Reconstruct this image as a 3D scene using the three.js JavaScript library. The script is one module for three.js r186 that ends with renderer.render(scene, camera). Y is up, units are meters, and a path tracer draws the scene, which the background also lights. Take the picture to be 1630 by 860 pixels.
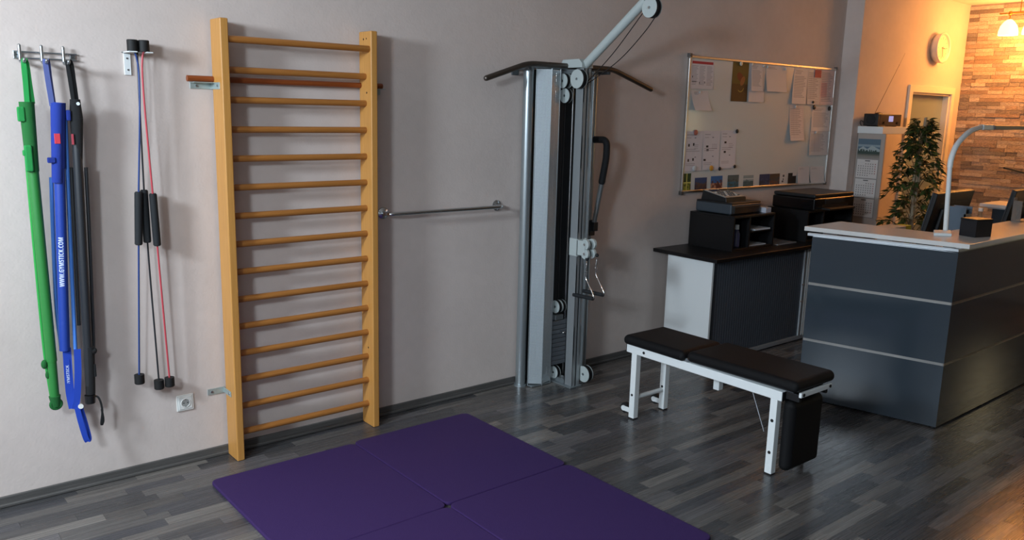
import * as THREE from 'three';
import { RoundedBoxGeometry } from 'three/addons/geometries/RoundedBoxGeometry.js';
import { mergeGeometries } from 'three/addons/utils/BufferGeometryUtils.js';
import { RectAreaLightUniformsLib } from 'three/addons/lights/RectAreaLightUniformsLib.js';

// ---------------------------------------------------------------- camera, sky, light, exposure
const scene = new THREE.Scene();
const renderer = new THREE.WebGLRenderer({ antialias: true });
renderer.toneMapping = THREE.LinearToneMapping;
renderer.toneMappingExposure = 0.95;
renderer.shadowMap.enabled = true;
renderer.shadowMap.type = THREE.PCFSoftShadowMap;
RectAreaLightUniformsLib.init();

const camera = new THREE.PerspectiveCamera(2 * Math.atan(430 / 1318.43) * 180 / Math.PI, 1630 / 860, 0.05, 60);
{
  const rad = Math.PI / 180, yaw = 39.478 * rad, pitch = 11.063 * rad, roll = 1.467 * rad;
  const f = new THREE.Vector3(Math.sin(yaw) * Math.cos(pitch), -Math.sin(pitch), -Math.cos(yaw) * Math.cos(pitch));
  const r = new THREE.Vector3(Math.cos(yaw), 0, Math.sin(yaw));
  const u = new THREE.Vector3().crossVectors(r, f);
  camera.up.copy(r).multiplyScalar(-Math.sin(roll)).addScaledVector(u, Math.cos(roll));
  camera.position.set(0, 1.8, 4.057);
  camera.lookAt(camera.position.clone().add(f));
}
scene.add(camera);

scene.background = new THREE.Color().setRGB(0.55, 0.72, 0.95);          // evening sky outside the windows

// daylight through the openings of the left wall: two small high windows and the broad shop window further back
const OPENINGS = [[1.05, 1.5, 2.2, 2.66, 170], [2.85, 3.35, 2.16, 2.64, 130], [4.7, 7.9, 0.3, 2.0, 1.4]];      // z from, z to, y from, y to, radiance
for (const [z0, z1, y0, y1, power] of OPENINGS) {
  const daylight = new THREE.RectAreaLight(new THREE.Color().setRGB(0.74, 0.875, 1.0), power, z1 - z0, y1 - y0);
  const high = y0 > 2;                                               // sky light falls in steeply through the high windows
  daylight.position.set(high ? -1.38 : -1.46, (y0 + y1) / 2, (z0 + z1) / 2);
  daylight.lookAt(daylight.position.x + 1, (y0 + y1) / 2 - (high ? 0.7 : 0), (z0 + z1) / 2);
  scene.add(daylight);
}
// low evening light through the slit window at the far end of the room
const evening = new THREE.RectAreaLight(new THREE.Color().setRGB(1.0, 0.80, 0.42), 9, 0.13, 1.2);
evening.position.set(9.14, 1.32, 3.3);
evening.lookAt(0, 1.32, 3.3);
scene.add(evening);

// ---------------------------------------------------------------- helpers
let seed = 20231;
const rnd = () => { seed = (seed + 0x6D2B79F5) | 0; let t = Math.imul(seed ^ (seed >>> 15), 1 | seed); t = (t + Math.imul(t ^ (t >>> 7), 61 | t)) ^ t; return ((t ^ (t >>> 14)) >>> 0) / 4294967296; };
const rr = (a, b) => a + (b - a) * rnd();
const V = (x, y, z) => new THREE.Vector3(x, y, z);
const taken = new Map();
function numbered(name) { const n = taken.get(name) ?? 0; taken.set(name, n + 1); return n ? name + '_' + String(n).padStart(3, '0') : name; }
const bases = new WeakMap();

function clean(g) {
  if (g.index) g = g.toNonIndexed();
  for (const k of Object.keys(g.attributes)) if (!['position', 'normal', 'uv'].includes(k)) g.deleteAttribute(k);
  return g;
}
function join(list) {
  list = Array.isArray(list) ? list : [list];
  return list.length === 1 ? list[0] : mergeGeometries(list.map(clean));
}
function mesh(geo, mat) { const m = new THREE.Mesh(geo, mat); m.castShadow = m.receiveShadow = true; return m; }
function tag(o, label, category, group, kind) {
  if (label) o.userData.label = label;
  if (category) o.userData.category = category;
  if (group) o.userData.group = group;
  if (kind) o.userData.kind = kind;
  return o;
}
// a Group at a thing's base; its parts are given in room coordinates and moved into it
function thing(name, label, category, at = [0, 0, 0], group) {
  const o = new THREE.Group(); o.name = numbered(name); o.position.set(...at); scene.add(o);
  bases.set(o, V(...at));
  return tag(o, label, category, group);
}
function part(name, geos, mat, parent, label) {
  const b = bases.get(parent), g = join(geos);
  const done = b.lengthSq() ? g.clone().translate(-b.x, -b.y, -b.z) : g;
  const m = mesh(done, mat); m.name = name; parent.add(m); bases.set(m, b);
  if (label) m.userData.label = label;
  return m;
}
function parts(name, list, mat, parent, label) { for (const g of list) part(name, g, mat, parent, label); }   // alike pieces, each a mesh of its own
function single(name, geos, mat, label, category, at, group) {      // a thing that is one mesh
  const g = join(geos).clone().translate(-at[0], -at[1], -at[2]);
  const m = mesh(g, mat); m.name = numbered(name); m.position.set(...at); scene.add(m); bases.set(m, V(...at));
  return tag(m, label, category, group);
}
function struct(name, geos, mat, label, category) {
  const m = mesh(join(geos), mat); m.name = numbered(name); scene.add(m); bases.set(m, V(0, 0, 0));
  return tag(m, label, category, null, 'structure');
}
// box between two corners, optional rounding
function bx(x0, x1, y0, y1, z0, z1, r = 0, s = 2) {
  const w = x1 - x0, h = y1 - y0, d = z1 - z0;
  const g = r ? new RoundedBoxGeometry(w, h, d, s, Math.min(r, w / 2.01, h / 2.01, d / 2.01)) : new THREE.BoxGeometry(w, h, d);
  return g.translate((x0 + x1) / 2, (y0 + y1) / 2, (z0 + z1) / 2);
}
function rod(a, b, r0, r1 = r0, seg = 16, open = false) {
  const d = b.clone().sub(a), g = new THREE.CylinderGeometry(r1, r0, d.length(), seg, 1, open);
  g.applyQuaternion(new THREE.Quaternion().setFromUnitVectors(V(0, 1, 0), d.clone().normalize()));
  return g.translate((a.x + b.x) / 2, (a.y + b.y) / 2, (a.z + b.z) / 2);
}
function tube(pts, r, n = 40, seg = 10, tension = 0.5) {
  return new THREE.TubeGeometry(new THREE.CatmullRomCurve3(pts, false, 'catmullrom', tension), n, r, seg, false);
}
// polyline tube with straight runs and rounded bends
function pipe(pts, r, bend = 0.04, seg = 12) {
  const path = new THREE.CurvePath();
  let from = pts[0];
  for (let i = 1; i < pts.length - 1; i++) {
    const p = pts[i], din = p.clone().sub(pts[i - 1]).normalize(), dout = pts[i + 1].clone().sub(p).normalize();
    const a = p.clone().addScaledVector(din, -bend), b = p.clone().addScaledVector(dout, bend);
    path.add(new THREE.LineCurve3(from, a)); path.add(new THREE.QuadraticBezierCurve3(a, p, b)); from = b;
  }
  path.add(new THREE.LineCurve3(from, pts[pts.length - 1]));
  return [new THREE.TubeGeometry(path, pts.length * 14, r, seg, false), rodCap(pts[0], r), rodCap(pts[pts.length - 1], r)];
}
function rodCap(p, r) { return new THREE.SphereGeometry(r, 10, 8).translate(p.x, p.y, p.z); }
function lathe(profile, seg = 24) { return new THREE.LatheGeometry(profile.map(([r, y]) => new THREE.Vector2(r, y)), seg); }
function disc(c, axis, r, t, seg = 28) { const a = axis.clone().normalize(); return rod(c.clone().addScaledVector(a, -t / 2), c.clone().addScaledVector(a, t / 2), r, r, seg); }
// prism over a polygon in plan, (x, z) corners
function prism(poly, y0, y1, bevel = 0) {
  const s = new THREE.Shape(poly.map(([x, z]) => new THREE.Vector2(x, -z)));
  const g = new THREE.ExtrudeGeometry(s, { depth: y1 - y0 - 2 * bevel, bevelEnabled: bevel > 0, bevelSize: bevel, bevelThickness: bevel, bevelOffset: -bevel, bevelSegments: 2, curveSegments: 8 });
  return g.rotateX(-Math.PI / 2).translate(0, y0 + bevel, 0);
}
// upright slab from p to q in plan (x, z), its thickness laid to the left-hand side of p -> q
function slab(p, q, t, y0, y1) {
  const dx = q[0] - p[0], dz = q[1] - p[1], l = Math.hypot(dx, dz), nx = dz / l * t, nz = -dx / l * t;
  return prism([p, q, [q[0] + nx, q[1] + nz], [p[0] + nx, p[1] + nz]], y0, y1);
}
// texture coordinates in metres from the face each triangle looks along; long = axis that the grain follows
function boxUV(g, long = 'x', du = 0, dv = 0) {
  g = g.index ? g.toNonIndexed() : g;
  const p = g.attributes.position, n = g.attributes.normal, uv = new Float32Array(p.count * 2);
  for (let i = 0; i < p.count; i++) {
    const x = p.getX(i), y = p.getY(i), z = p.getZ(i), ax = Math.abs(n.getX(i)), ay = Math.abs(n.getY(i)), az = Math.abs(n.getZ(i));
    let a, b;
    if (long === 'x') { a = ax > ay && ax > az ? z : x; b = ay > az ? z : y; if (ax > ay && ax > az) b = y; }
    else if (long === 'y') { a = ay > ax && ay > az ? z : y; b = ax > az ? z : x; if (ay > ax && ay > az) b = x; }
    else { a = az > ax && az > ay ? x : z; b = ay > ax ? x : y; }
    uv[2 * i] = a + du; uv[2 * i + 1] = b + dv;
  }
  g.setAttribute('uv', new THREE.BufferAttribute(uv, 2));
  return g;
}

// ---------------------------------------------------------------- textures and materials
function valueNoise(nx, ny, s) {                                     // tiling lattice noise
  let k = s; const rn = () => { k = (Math.imul(k, 1664525) + 1013904223) | 0; return (k >>> 8) / 16777216; };
  const lat = Float32Array.from({ length: nx * ny }, rn);
  return (u, v) => {
    const x = u * nx, y = v * ny, xi = Math.floor(x), yi = Math.floor(y), fx = x - xi, fy = y - yi;
    const sx = fx * fx * (3 - 2 * fx), sy = fy * fy * (3 - 2 * fy), at = (i, j) => lat[((j % ny + ny) % ny) * nx + ((i % nx + nx) % nx)];
    return (at(xi, yi) * (1 - sx) + at(xi + 1, yi) * sx) * (1 - sy) + (at(xi, yi + 1) * (1 - sx) + at(xi + 1, yi + 1) * sx) * sy;
  };
}
function grey(w, h, fn, srgb, metresU, metresV) {
  const d = new Uint8Array(w * h * 4);
  for (let j = 0; j < h; j++) for (let i = 0; i < w; i++) {
    const c = fn(i / w, j / h), o = (j * w + i) * 4, q = Array.isArray(c) ? c : [c, c, c];
    for (let e = 0; e < 3; e++) d[o + e] = Math.max(0, Math.min(255, q[e] * 255));
    d[o + 3] = 255;
  }
  const t = new THREE.DataTexture(d, w, h);
  t.wrapS = t.wrapT = THREE.RepeatWrapping; t.magFilter = THREE.LinearFilter; t.minFilter = THREE.LinearMipmapLinearFilter; t.generateMipmaps = true;
  if (srgb) t.colorSpace = THREE.SRGBColorSpace;
  if (metresU) t.repeat.set(1 / metresU, 1 / metresV);
  t.needsUpdate = true;
  return t;
}
function canvasTex(w, h, draw) {
  const c = document.createElement('canvas'); c.width = w; c.height = h;
  draw(c.getContext('2d'), w, h);
  const t = new THREE.CanvasTexture(c); t.colorSpace = THREE.SRGBColorSpace; t.anisotropy = 8;
  return t;
}
const std = (color, roughness = 0.6, extra = {}) => new THREE.MeshStandardMaterial({ color, roughness, ...extra });
const metal = (color, roughness = 0.3, extra = {}) => std(color, roughness, { metalness: 1, ...extra });

// plaster: fine woodchip relief
const nA = valueNoise(128, 128, 11), nB = valueNoise(48, 48, 12), nC = valueNoise(7, 7, 13);
const plasterBump = grey(512, 512, (u, v) => 0.55 * nA(u, v) + 0.3 * nB(u, v) + 0.15 * nC(u, v), false, 1, 1);
const plasterTone = grey(256, 256, (u, v) => { const k = 0.955 + 0.03 * nC(u, v) + 0.015 * nB(u, v); return [k, k, k]; }, true, 1.7, 1.7);
const wallMat = std(0xd9cbc3, 0.92, { map: plasterTone, bumpMap: plasterBump, bumpScale: 0.0007 });
const ceilingMat = std(0xdcd6cf, 0.95, { bumpMap: plasterBump, bumpScale: 0.0008 });

// wood grain, running along u
const gA = valueNoise(6, 160, 21), gB = valueNoise(14, 420, 22), gC = valueNoise(3, 26, 23);
const grain = (lo, hi) => (u, v) => { const k = lo + (hi - lo) * (0.4 * gA(u, v) + 0.35 * gB(u, v) + 0.25 * gC(u, v)); return [k, k, k]; };
const floorGrain = grey(512, 512, grain(0.62, 1.0), true, 1.1, 0.55);
const floorGloss = grey(512, 512, (u, v) => 0.62 + 0.22 * gA(u, v) + 0.06 * gB(u, v), false, 1.1, 0.55);
const woodGrain = grey(512, 512, (u, v) => { const k = 0.45 * gA(u, v) + 0.3 * gB(u, v) + 0.25 * gC(u, v); return [0.80 + 0.2 * k, 0.74 + 0.26 * k, 0.62 + 0.36 * k]; }, true, 0.9, 0.16);
const pine = std(0xdca35c, 0.42, { map: woodGrain });
const beech = std(0xb87c40, 0.4, { map: woodGrain });
const redBeech = std(0x9a5026, 0.38, { map: woodGrain });

const nF = valueNoise(256, 256, 31), nG = valueNoise(20, 20, 32);
const fabricBump = grey(512, 512, (u, v) => 0.7 * nF(u, v) + 0.3 * nG(u, v), false, 0.5, 0.5);
const chrome = metal(0xd4d8da, 0.12);
const steel = metal(0xb2b8bb, 0.3);
const zinc = std(0xb4c2c0, 0.4, { metalness: 0.55 });
const aluminium = std(0xb9bec2, 0.36, { metalness: 0.5 });
const silverPaint = std(0xa2aaad, 0.32, { metalness: 0.7 });
const greyPaint = std(0xb4bdbb, 0.45);
const whitePaint = std(0xe9edec, 0.35);
const whiteLaminate = std(0xe6e9e8, 0.42);
const blackPlastic = std(0x141517, 0.45);
const blackGloss = std(0x0c0c0e, 0.22);
const blackFoam = std(0x191c1f, 0.75);
const blackLeather = new THREE.MeshPhysicalMaterial({ color: 0x0b0b0d, roughness: 0.55, specularIntensity: 0.5, bumpMap: fabricBump, bumpScale: 0.0006 });
const rubber = std(0x101010, 0.7);
const darkLaminate = std(0x343d45, 0.13);
const darkTambour = std(0x4b5058, 0.5);
const blackWood = std(0x0c0b0d, 0.4);
const whitePlastic = std(0xe4e4df, 0.4);

// ---------------------------------------------------------------- the room
const RX0 = -1.5, RX1 = 9.2, RZ1 = 8.6, RH = 2.95, COL = 7.1, OZ = 0.165;   // left, right, back, ceiling, pilaster corner, depth of the set-forward wall
const W = 0.2;
struct('wall_rear', boxUV(bx(RX0 - W, COL, 0, RH, -W, 0)), wallMat, 'pale plaster wall carrying the wall bars and the white board', 'wall');
{
  // the wall steps forward beside the white board, with a doorway near the corner
  const dx0 = 8.12, dx1 = 8.96, dh = 2.05;
  struct('wall_far', [boxUV(bx(COL, dx0, 0, RH, -W, OZ)), boxUV(bx(dx1, RX1 + W, 0, RH, -W, OZ)), boxUV(bx(dx0, dx1, dh, RH, -W, OZ))], wallMat,
    'plaster wall stepping forward, with clock, shelf and doorway', 'wall');
  const d = thing('door_1', 'grey door leaf set deep in a white frame behind the ficus', 'door', [(dx0 + dx1) / 2, 0, OZ]);
  d.userData.kind = 'structure';
  const fr = std(0xe8dfce, 0.45);
  part('door_frame', [bx(dx0 - 0.065, dx0, 0, dh, OZ, OZ + 0.022), bx(dx1, dx1 + 0.065, 0, dh, OZ, OZ + 0.022), bx(dx0 - 0.065, dx1 + 0.065, dh, dh + 0.065, OZ, OZ + 0.022)], fr, d);
  part('jamb', [bx(dx0, dx0 + 0.02, 0, dh, -0.03, OZ), bx(dx1 - 0.02, dx1, 0, dh, -0.03, OZ), bx(dx0, dx1, dh - 0.02, dh, -0.03, OZ)], fr, d);
  part('door_leaf', bx(dx0 + 0.021, dx1 - 0.021, 0.005, dh - 0.022, 0.07, 0.11, 0.003), std(0x849397, 0.3), d, 'grey door leaf, its tint cooled against the warm lamp light');  // leaf colour shifted cool to cancel the warm lamp light falling on it
  part('door_handle', [...pipe([V(dx0 + 0.08, 1.03, 0.11), V(dx0 + 0.08, 1.03, 0.16), V(dx0 + 0.2, 1.03, 0.16)], 0.009, 0.012), bx(dx0 + 0.06, dx0 + 0.1, 0.93, 1.1, 0.109, 0.114, 0.002)], steel, d, 'steel lever handle');
}
// left wall with the windows that light the room
{
  const x0 = RX0 - W, x1 = RX0, solid = [], cuts = [0, ...OPENINGS.flatMap(([a, b]) => [a, b]), RZ1];
  for (let i = 0; i < cuts.length; i += 2) solid.push(boxUV(bx(x0, x1, 0, RH, cuts[i], cuts[i + 1]), 'z'));
  for (const [z0, z1, y0, y1] of OPENINGS) solid.push(boxUV(bx(x0, x1, 0, y0, z0, z1), 'z'), boxUV(bx(x0, x1, y1, RH, z0, z1), 'z'));
  struct('wall_left', solid, wallMat, 'plaster wall with two small high windows and a shop window', 'wall');
  OPENINGS.forEach(([z0, z1, y0, y1], k) => {
    const w = thing('window_' + (k + 1), ['small high window close to the wall with the hook rail', 'small high window between the other two windows', 'broad low shop window behind the mats'][k], 'window', [RX0, y0, (z0 + z1) / 2]); w.userData.kind = 'structure';
    const xm = RX0 - 0.12, fw = 0.04;
    part('window_frame', [bx(xm - 0.035, xm + 0.035, y0, y0 + fw, z0, z1), bx(xm - 0.035, xm + 0.035, y1 - fw, y1, z0, z1), bx(xm - 0.035, xm + 0.035, y0, y1, z0, z0 + fw), bx(xm - 0.035, xm + 0.035, y0, y1, z1 - fw, z1)], whitePaint, w);
    part('pane', bx(xm - 0.004, xm + 0.004, y0 + fw, y1 - fw, z0 + fw, z1 - fw), new THREE.MeshPhysicalMaterial({ color: 0xffffff, roughness: 0.02, transmission: 1, thickness: 0 }), w);
  });
}
struct('wall_back', boxUV(bx(RX0 - W, RX1 + W, 0, RH, RZ1, RZ1 + W)), std(0x7d736b, 0.9, { bumpMap: plasterBump, bumpScale: 0.0007 }), 'plaster wall closing the room opposite the wall bars', 'wall');
const ceilingParts = struct('ceiling', bx(RX0 - W, RX1 + W, RH, RH + 0.2, -W, RZ1 + W), ceilingMat, 'white plaster ceiling', 'ceiling');

// far wall clad with narrow split stone strips
{
  const z0 = 3.22, z1 = 3.38, y0 = 0.72, y1 = 1.92, x0 = RX1, x1 = RX1 + W;
  const wall = thing('wall_right', 'wall clad in narrow brown and grey split stone strips', 'wall', [RX1, 0, OZ]); wall.userData.kind = 'structure';
  part('backing', [bx(x0, x1, 0, RH, OZ, z0), bx(x0, x1, 0, RH, z1, RZ1), bx(x0, x1, 0, y0, z0, z1), bx(x0, x1, y1, RH, z0, z1)], std(0xb0a08c, 0.95), wall);
  const stoneTone = grey(256, 256, (u, v) => { const k = 0.72 + 0.28 * (0.5 * nB(u, v) + 0.3 * nA(u, v) + 0.2 * nG(u, v)); return [k, k * 0.985, k * 0.97]; }, true, 0.5, 0.2);
  const tones = [0xc2b09c, 0xb39f8b, 0xcfc0ad, 0xa3968a, 0x989086, 0xd4c7b7, 0xa8927e, 0xb8afa4, 0x8d8278, 0xc8b6a2].map((c) => std(c, 0.85, { map: stoneTone, bumpMap: plasterBump, bumpScale: 0.004 }));
  const lengths = [0.1, 0.14, 0.18, 0.22, 0.27, 0.32];
  const geos = lengths.flatMap((l) => [0.010, 0.013, 0.016].map((t) => boxUV(new RoundedBoxGeometry(t, 0.0372, l - 0.001, 1, 0.002), 'z', rr(0, 5), rr(0, 5)).translate(-t / 2, 0, 0)));
  const rest = [];
  for (let row = 0; row < 77; row++) {
    let z = OZ + (row % 3 ? -rr(0, 0.12) : 0);
    while (z < RZ1 - 0.45) {
      let li = Math.floor(rnd() * lengths.length), l = lengths[li];
      const y = 0.02 + row * 0.0381, s = Math.max(z, OZ + 0.002);
      const g = geos[li * 3 + Math.floor(rnd() * 3)], m = tones[Math.floor(rnd() * tones.length)];
      if (z < OZ) { const full = lengths[0]; li = 0; l = full; z = OZ; }
      const gg = z === OZ ? geos[li * 3 + Math.floor(rnd() * 3)] : g;
      const inWindow = z + l > z0 - 0.02 && z < z1 + 0.02 && y > y0 - 0.03 && y < y1 + 0.03;
      if (!inWindow) {
        if (z < 0.92 && y > 0.62) { const o = mesh(gg, m); o.name = 'stone_strip'; o.position.set(0, y, z + l / 2 - OZ); wall.add(o); }
        else rest.push(gg.clone().translate(0, y, z + l / 2 - OZ));
      }
      z += l;
    }
  }
  const r = mesh(mergeGeometries(rest.map(clean)), tones[1]); r.name = 'stone_cladding'; r.userData.kind = 'stuff'; wall.add(r);
  const w = thing('window_4', 'narrow window in the stone wall at the far end', 'window', [RX1, y0, (z0 + z1) / 2]); w.userData.kind = 'structure';
  part('window_frame', [bx(x0 + 0.02, x0 + 0.08, y0, y0 + 0.05, z0, z1), bx(x0 + 0.02, x0 + 0.08, y1 - 0.05, y1, z0, z1), bx(x0 + 0.02, x0 + 0.08, y0, y1, z0, z0 + 0.02), bx(x0 + 0.02, x0 + 0.08, y0, y1, z1 - 0.02, z1)], whitePaint, w);
  part('pane', bx(x0 + 0.045, x0 + 0.053, y0 + 0.05, y1 - 0.05, z0 + 0.02, z1 - 0.02), new THREE.MeshPhysicalMaterial({ color: 0xffffff, roughness: 0.02, transmission: 1, thickness: 0 }), w);
}

// floor of dark grey laminate strips, each strip a piece of its own
{
  const floor = thing('floor', 'dark grey brown strip laminate floor', 'floor', [0, 0, 0]); floor.userData.kind = 'structure';
  part('subfloor', bx(RX0 - W, RX1 + W, -0.12, -0.006, -W, RZ1 + W), std(0x1c1a19, 0.9), floor);
  const sw = 0.0665, lengths = [0.26, 0.34, 0.42, 0.5, 0.6];
  const tones = [0x5e5b5a, 0x6f6b68, 0x525152, 0x7d7772, 0x635f5c, 0x8a847e, 0x58575a, 0x747070].map((c) => std(c, 0.36, { map: floorGrain, roughnessMap: floorGloss }));
  const geos = lengths.flatMap((l) => [0, 1, 2].map((k) => boxUV(new THREE.BoxGeometry(l - 0.0008, 0.006, sw - 0.0008), 'x', rr(0, 9), rr(0, 9)).translate(0, -0.003, 0)));
  const all = [];
  for (let row = 0, z = 0; z < RZ1; row++, z += sw) {
    let x = RX0 - rr(0, 0.4);
    while (x < RX1) {
      const li = Math.floor(rnd() * lengths.length), l = lengths[li];
      const cx = x + l / 2, cz = z + sw / 2;
      const underMats = cx > 1.35 && cx < 2.68 && cz > 0.42 && cz < 2.0, underDesk = cx > 5 && cz < 2.0;
      all.push({ g: geos[li * 3 + Math.floor(rnd() * 3)], m: Math.floor(rnd() * tones.length), cx, cz, d: underMats || underDesk ? 1e3 : Math.hypot(cx - 3.0, cz - 1.8) });
      x += l;
    }
  }
  // tones are drawn at random above; this order only says which strips are objects of their own (open floor round the bench) and which are joined
  all.sort((a, b) => a.d - b.d);
  const rest = tones.map(() => []);
  all.forEach((p, i) => {
    if (i < 300) { const o = mesh(p.g, tones[p.m]); o.name = 'plank'; o.position.set(p.cx, 0, p.cz); floor.add(o); }
    else rest[p.m].push(clean(p.g.clone()).translate(p.cx, 0, p.cz));
  });
  const rm = mesh(mergeGeometries(rest.map((l) => mergeGeometries(l)), true), tones); rm.name = 'more_planks'; rm.userData.kind = 'stuff'; floor.add(rm);
}
// skirting along the walls: a flat strip with a rounded foot
{
  const s = std(0x6a6764, 0.45, { map: floorGrain });
  const prof = (x0, x1, z) => [boxUV(bx(x0, x1, 0, 0.048, z, z + 0.014, 0.004)), boxUV(bx(x0, x1, 0, 0.017, z + 0.006, z + 0.026, 0.006))];
  struct('baseboard_rear', prof(RX0, COL, 0), s, 'dark grey skirting along the wall with the wall bars', 'skirting');
  struct('baseboard_far', prof(COL, 8.04, OZ), s, 'dark grey skirting along the wall behind the ficus', 'skirting');
}

// ---------------------------------------------------------------- wall bars
{
  const t = thing('wall_bars', 'tall wooden wall bars with fifteen round rungs', 'wall bars', [1.86, 0, 0]);
  const post = (x0, x1) => boxUV(bx(x0, x1, 0, 2.175, 0.02, 0.148, 0.006), 'y', x0);
  part('post', post(1.447, 1.486), pine, t);
  part('post', post(2.234, 2.272), pine, t);
  for (let k = 0; k < 15; k++) {
    const y = 0.128 + k * 0.1397, z = k === 14 ? 0.122 : 0.082;
    const r = 0.0165, s = [];
    // oval turned rungs, a little flatter in depth
    const g = boxUV(new THREE.CylinderGeometry(r, r, 0.772, 18, 1).rotateZ(Math.PI / 2).scale(1, 1, 1.1), 'x', k * 0.37, k * 0.053).translate(1.86, y, z);
    part('rung', g, beech, t);
  }
  const bracket = (yy, s) => {
    const x = s < 0 ? 1.447 : 2.272, g = [bx(Math.min(x, x + s * 0.085), Math.max(x, x + s * 0.085), yy - 0.016, yy + 0.016, 0.0005, 0.0045, 0.001), bx(Math.min(x, x + s * 0.004), Math.max(x, x + s * 0.004), yy - 0.014, yy + 0.014, 0.0005, 0.1, 0.001)];
    const b = part('wall_bracket', g, zinc, t, 'zinc plated angle bracket');
    parts('screw', [disc(V(x + s * 0.065, yy, 0.006), V(0, 0, 1), 0.006, 0.004, 12), disc(V(x + s * 0.006, yy, 0.08), V(1, 0, 0), 0.006, 0.004, 12)], steel, b);
  };
  bracket(0.345, -1); bracket(0.345, 1);
  // upper holders: bent straps that stand off the posts and carry the pole behind
  for (const s of [-1, 1]) {
    const x = s < 0 ? 1.447 : 2.272, b = part('pole_holder', [
      bx(Math.min(x, x + s * 0.004), Math.max(x, x + s * 0.004), 1.852, 1.884, 0.004, 0.12, 0.001),
      bx(Math.min(x, x + s * 0.1), Math.max(x, x + s * 0.1), 1.852, 1.884, 0.0005, 0.0045, 0.001),
      bx(Math.min(x, x + s * 0.1), Math.max(x, x + s * 0.1), 1.880, 1.884, 0.0005, 0.062, 0.001)], zinc, t, 'zinc plated bent strap');
    parts('screw', [disc(V(x + s * 0.07, 1.866, 0.006), V(0, 0, 1), 0.006, 0.004, 12), disc(V(x + s * 0.006, 1.868, 0.1), V(1, 0, 0), 0.006, 0.004, 12)], steel, b);
  }
  // the old screw holes at the head of the second post
  parts('peg', [disc(V(2.2335, 2.135, 0.07), V(1, 0, 0), 0.005, 0.002, 10), disc(V(2.2335, 2.137, 0.1), V(1, 0, 0), 0.004, 0.002, 10), disc(V(2.2335, 1.86, 0.1), V(1, 0, 0), 0.005, 0.002, 10), disc(V(2.2335, 0.46, 0.095), V(1, 0, 0), 0.005, 0.002, 10)], std(0x3a2412, 0.6), t, 'dark screw holes');
}
single('gymnastic_pole', boxUV(rod(V(1.325, 1.8985, 0.032), V(2.365, 1.8985, 0.032), 0.0145, 0.0145, 20), 'x'), redBeech, 'reddish brown wooden pole resting behind the wall bars', 'pole', [1.845, 1.884, 0.032]);

// ---------------------------------------------------------------- hook rail with the three tube sets
{
  const t = thing('hook_rail', 'small steel rail with three coat hooks on the wall', 'hook rail', [0.748, 1.94, 0]);
  part('rail', rod(V(0.632, 1.979, 0.016), V(0.868, 1.979, 0.016), 0.0035), steel, t);
  part('rail', rod(V(0.632, 1.954, 0.016), V(0.868, 1.954, 0.016), 0.0035), steel, t);
  for (const x of [0.641, 0.852]) {
    const p = part('end_plate', bx(x - 0.011, x + 0.011, 1.95, 1.983, 0, 0.014, 0.002), steel, t);
    part('screw', disc(V(x, 1.966, 0.0145), V(0, 0, 1), 0.004, 0.002, 12), std(0x3a3a3a, 0.5), p);
  }
  for (const x of [0.652, 0.733, 0.815]) part('hook', pipe([V(x, 2.004, 0.026), V(x, 1.938, 0.026), V(x, 1.932, 0.1), V(x, 1.944, 0.118)], 0.0065, 0.012), steel, t);
}
// flat woven strap along points: width across x, thickness t
function strap(pts, w, t = 0.0025, side = V(1, 0, 0)) {
  const c = new THREE.CatmullRomCurve3(pts), n = 26, pos = [], idx = [];
  for (let i = 0; i <= n; i++) {
    const p = c.getPoint(i / n), tan = c.getTangent(i / n), s = side.clone().addScaledVector(tan, -side.dot(tan)).normalize(), nn = new THREE.Vector3().crossVectors(tan, s).normalize();
    for (const [a, b] of [[-1, -1], [1, -1], [1, 1], [-1, 1]]) { const q = p.clone().addScaledVector(s, a * w / 2).addScaledVector(nn, b * t / 2); pos.push(q.x, q.y, q.z); }
  }
  for (let i = 0; i < n; i++) for (let k = 0; k < 4; k++) { const a = i * 4 + k, b = i * 4 + (k + 1) % 4; idx.push(a, b, a + 4, b, b + 4, a + 4); }
  idx.push(0, 2, 1, 0, 3, 2, n * 4, n * 4 + 1, n * 4 + 2, n * 4, n * 4 + 2, n * 4 + 3);
  let g = new THREE.BufferGeometry(); g.setAttribute('position', new THREE.Float32BufferAttribute(pos, 3)); g.setAttribute('uv', new THREE.Float32BufferAttribute(new Array(pos.length / 3 * 2).fill(0), 2)); g.setIndex(idx);
  g = g.toNonIndexed(); g.computeVertexNormals();
  return g;
}
const webbing = (c) => std(c, 0.8, { bumpMap: fabricBump, bumpScale: 0.001 });
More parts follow.
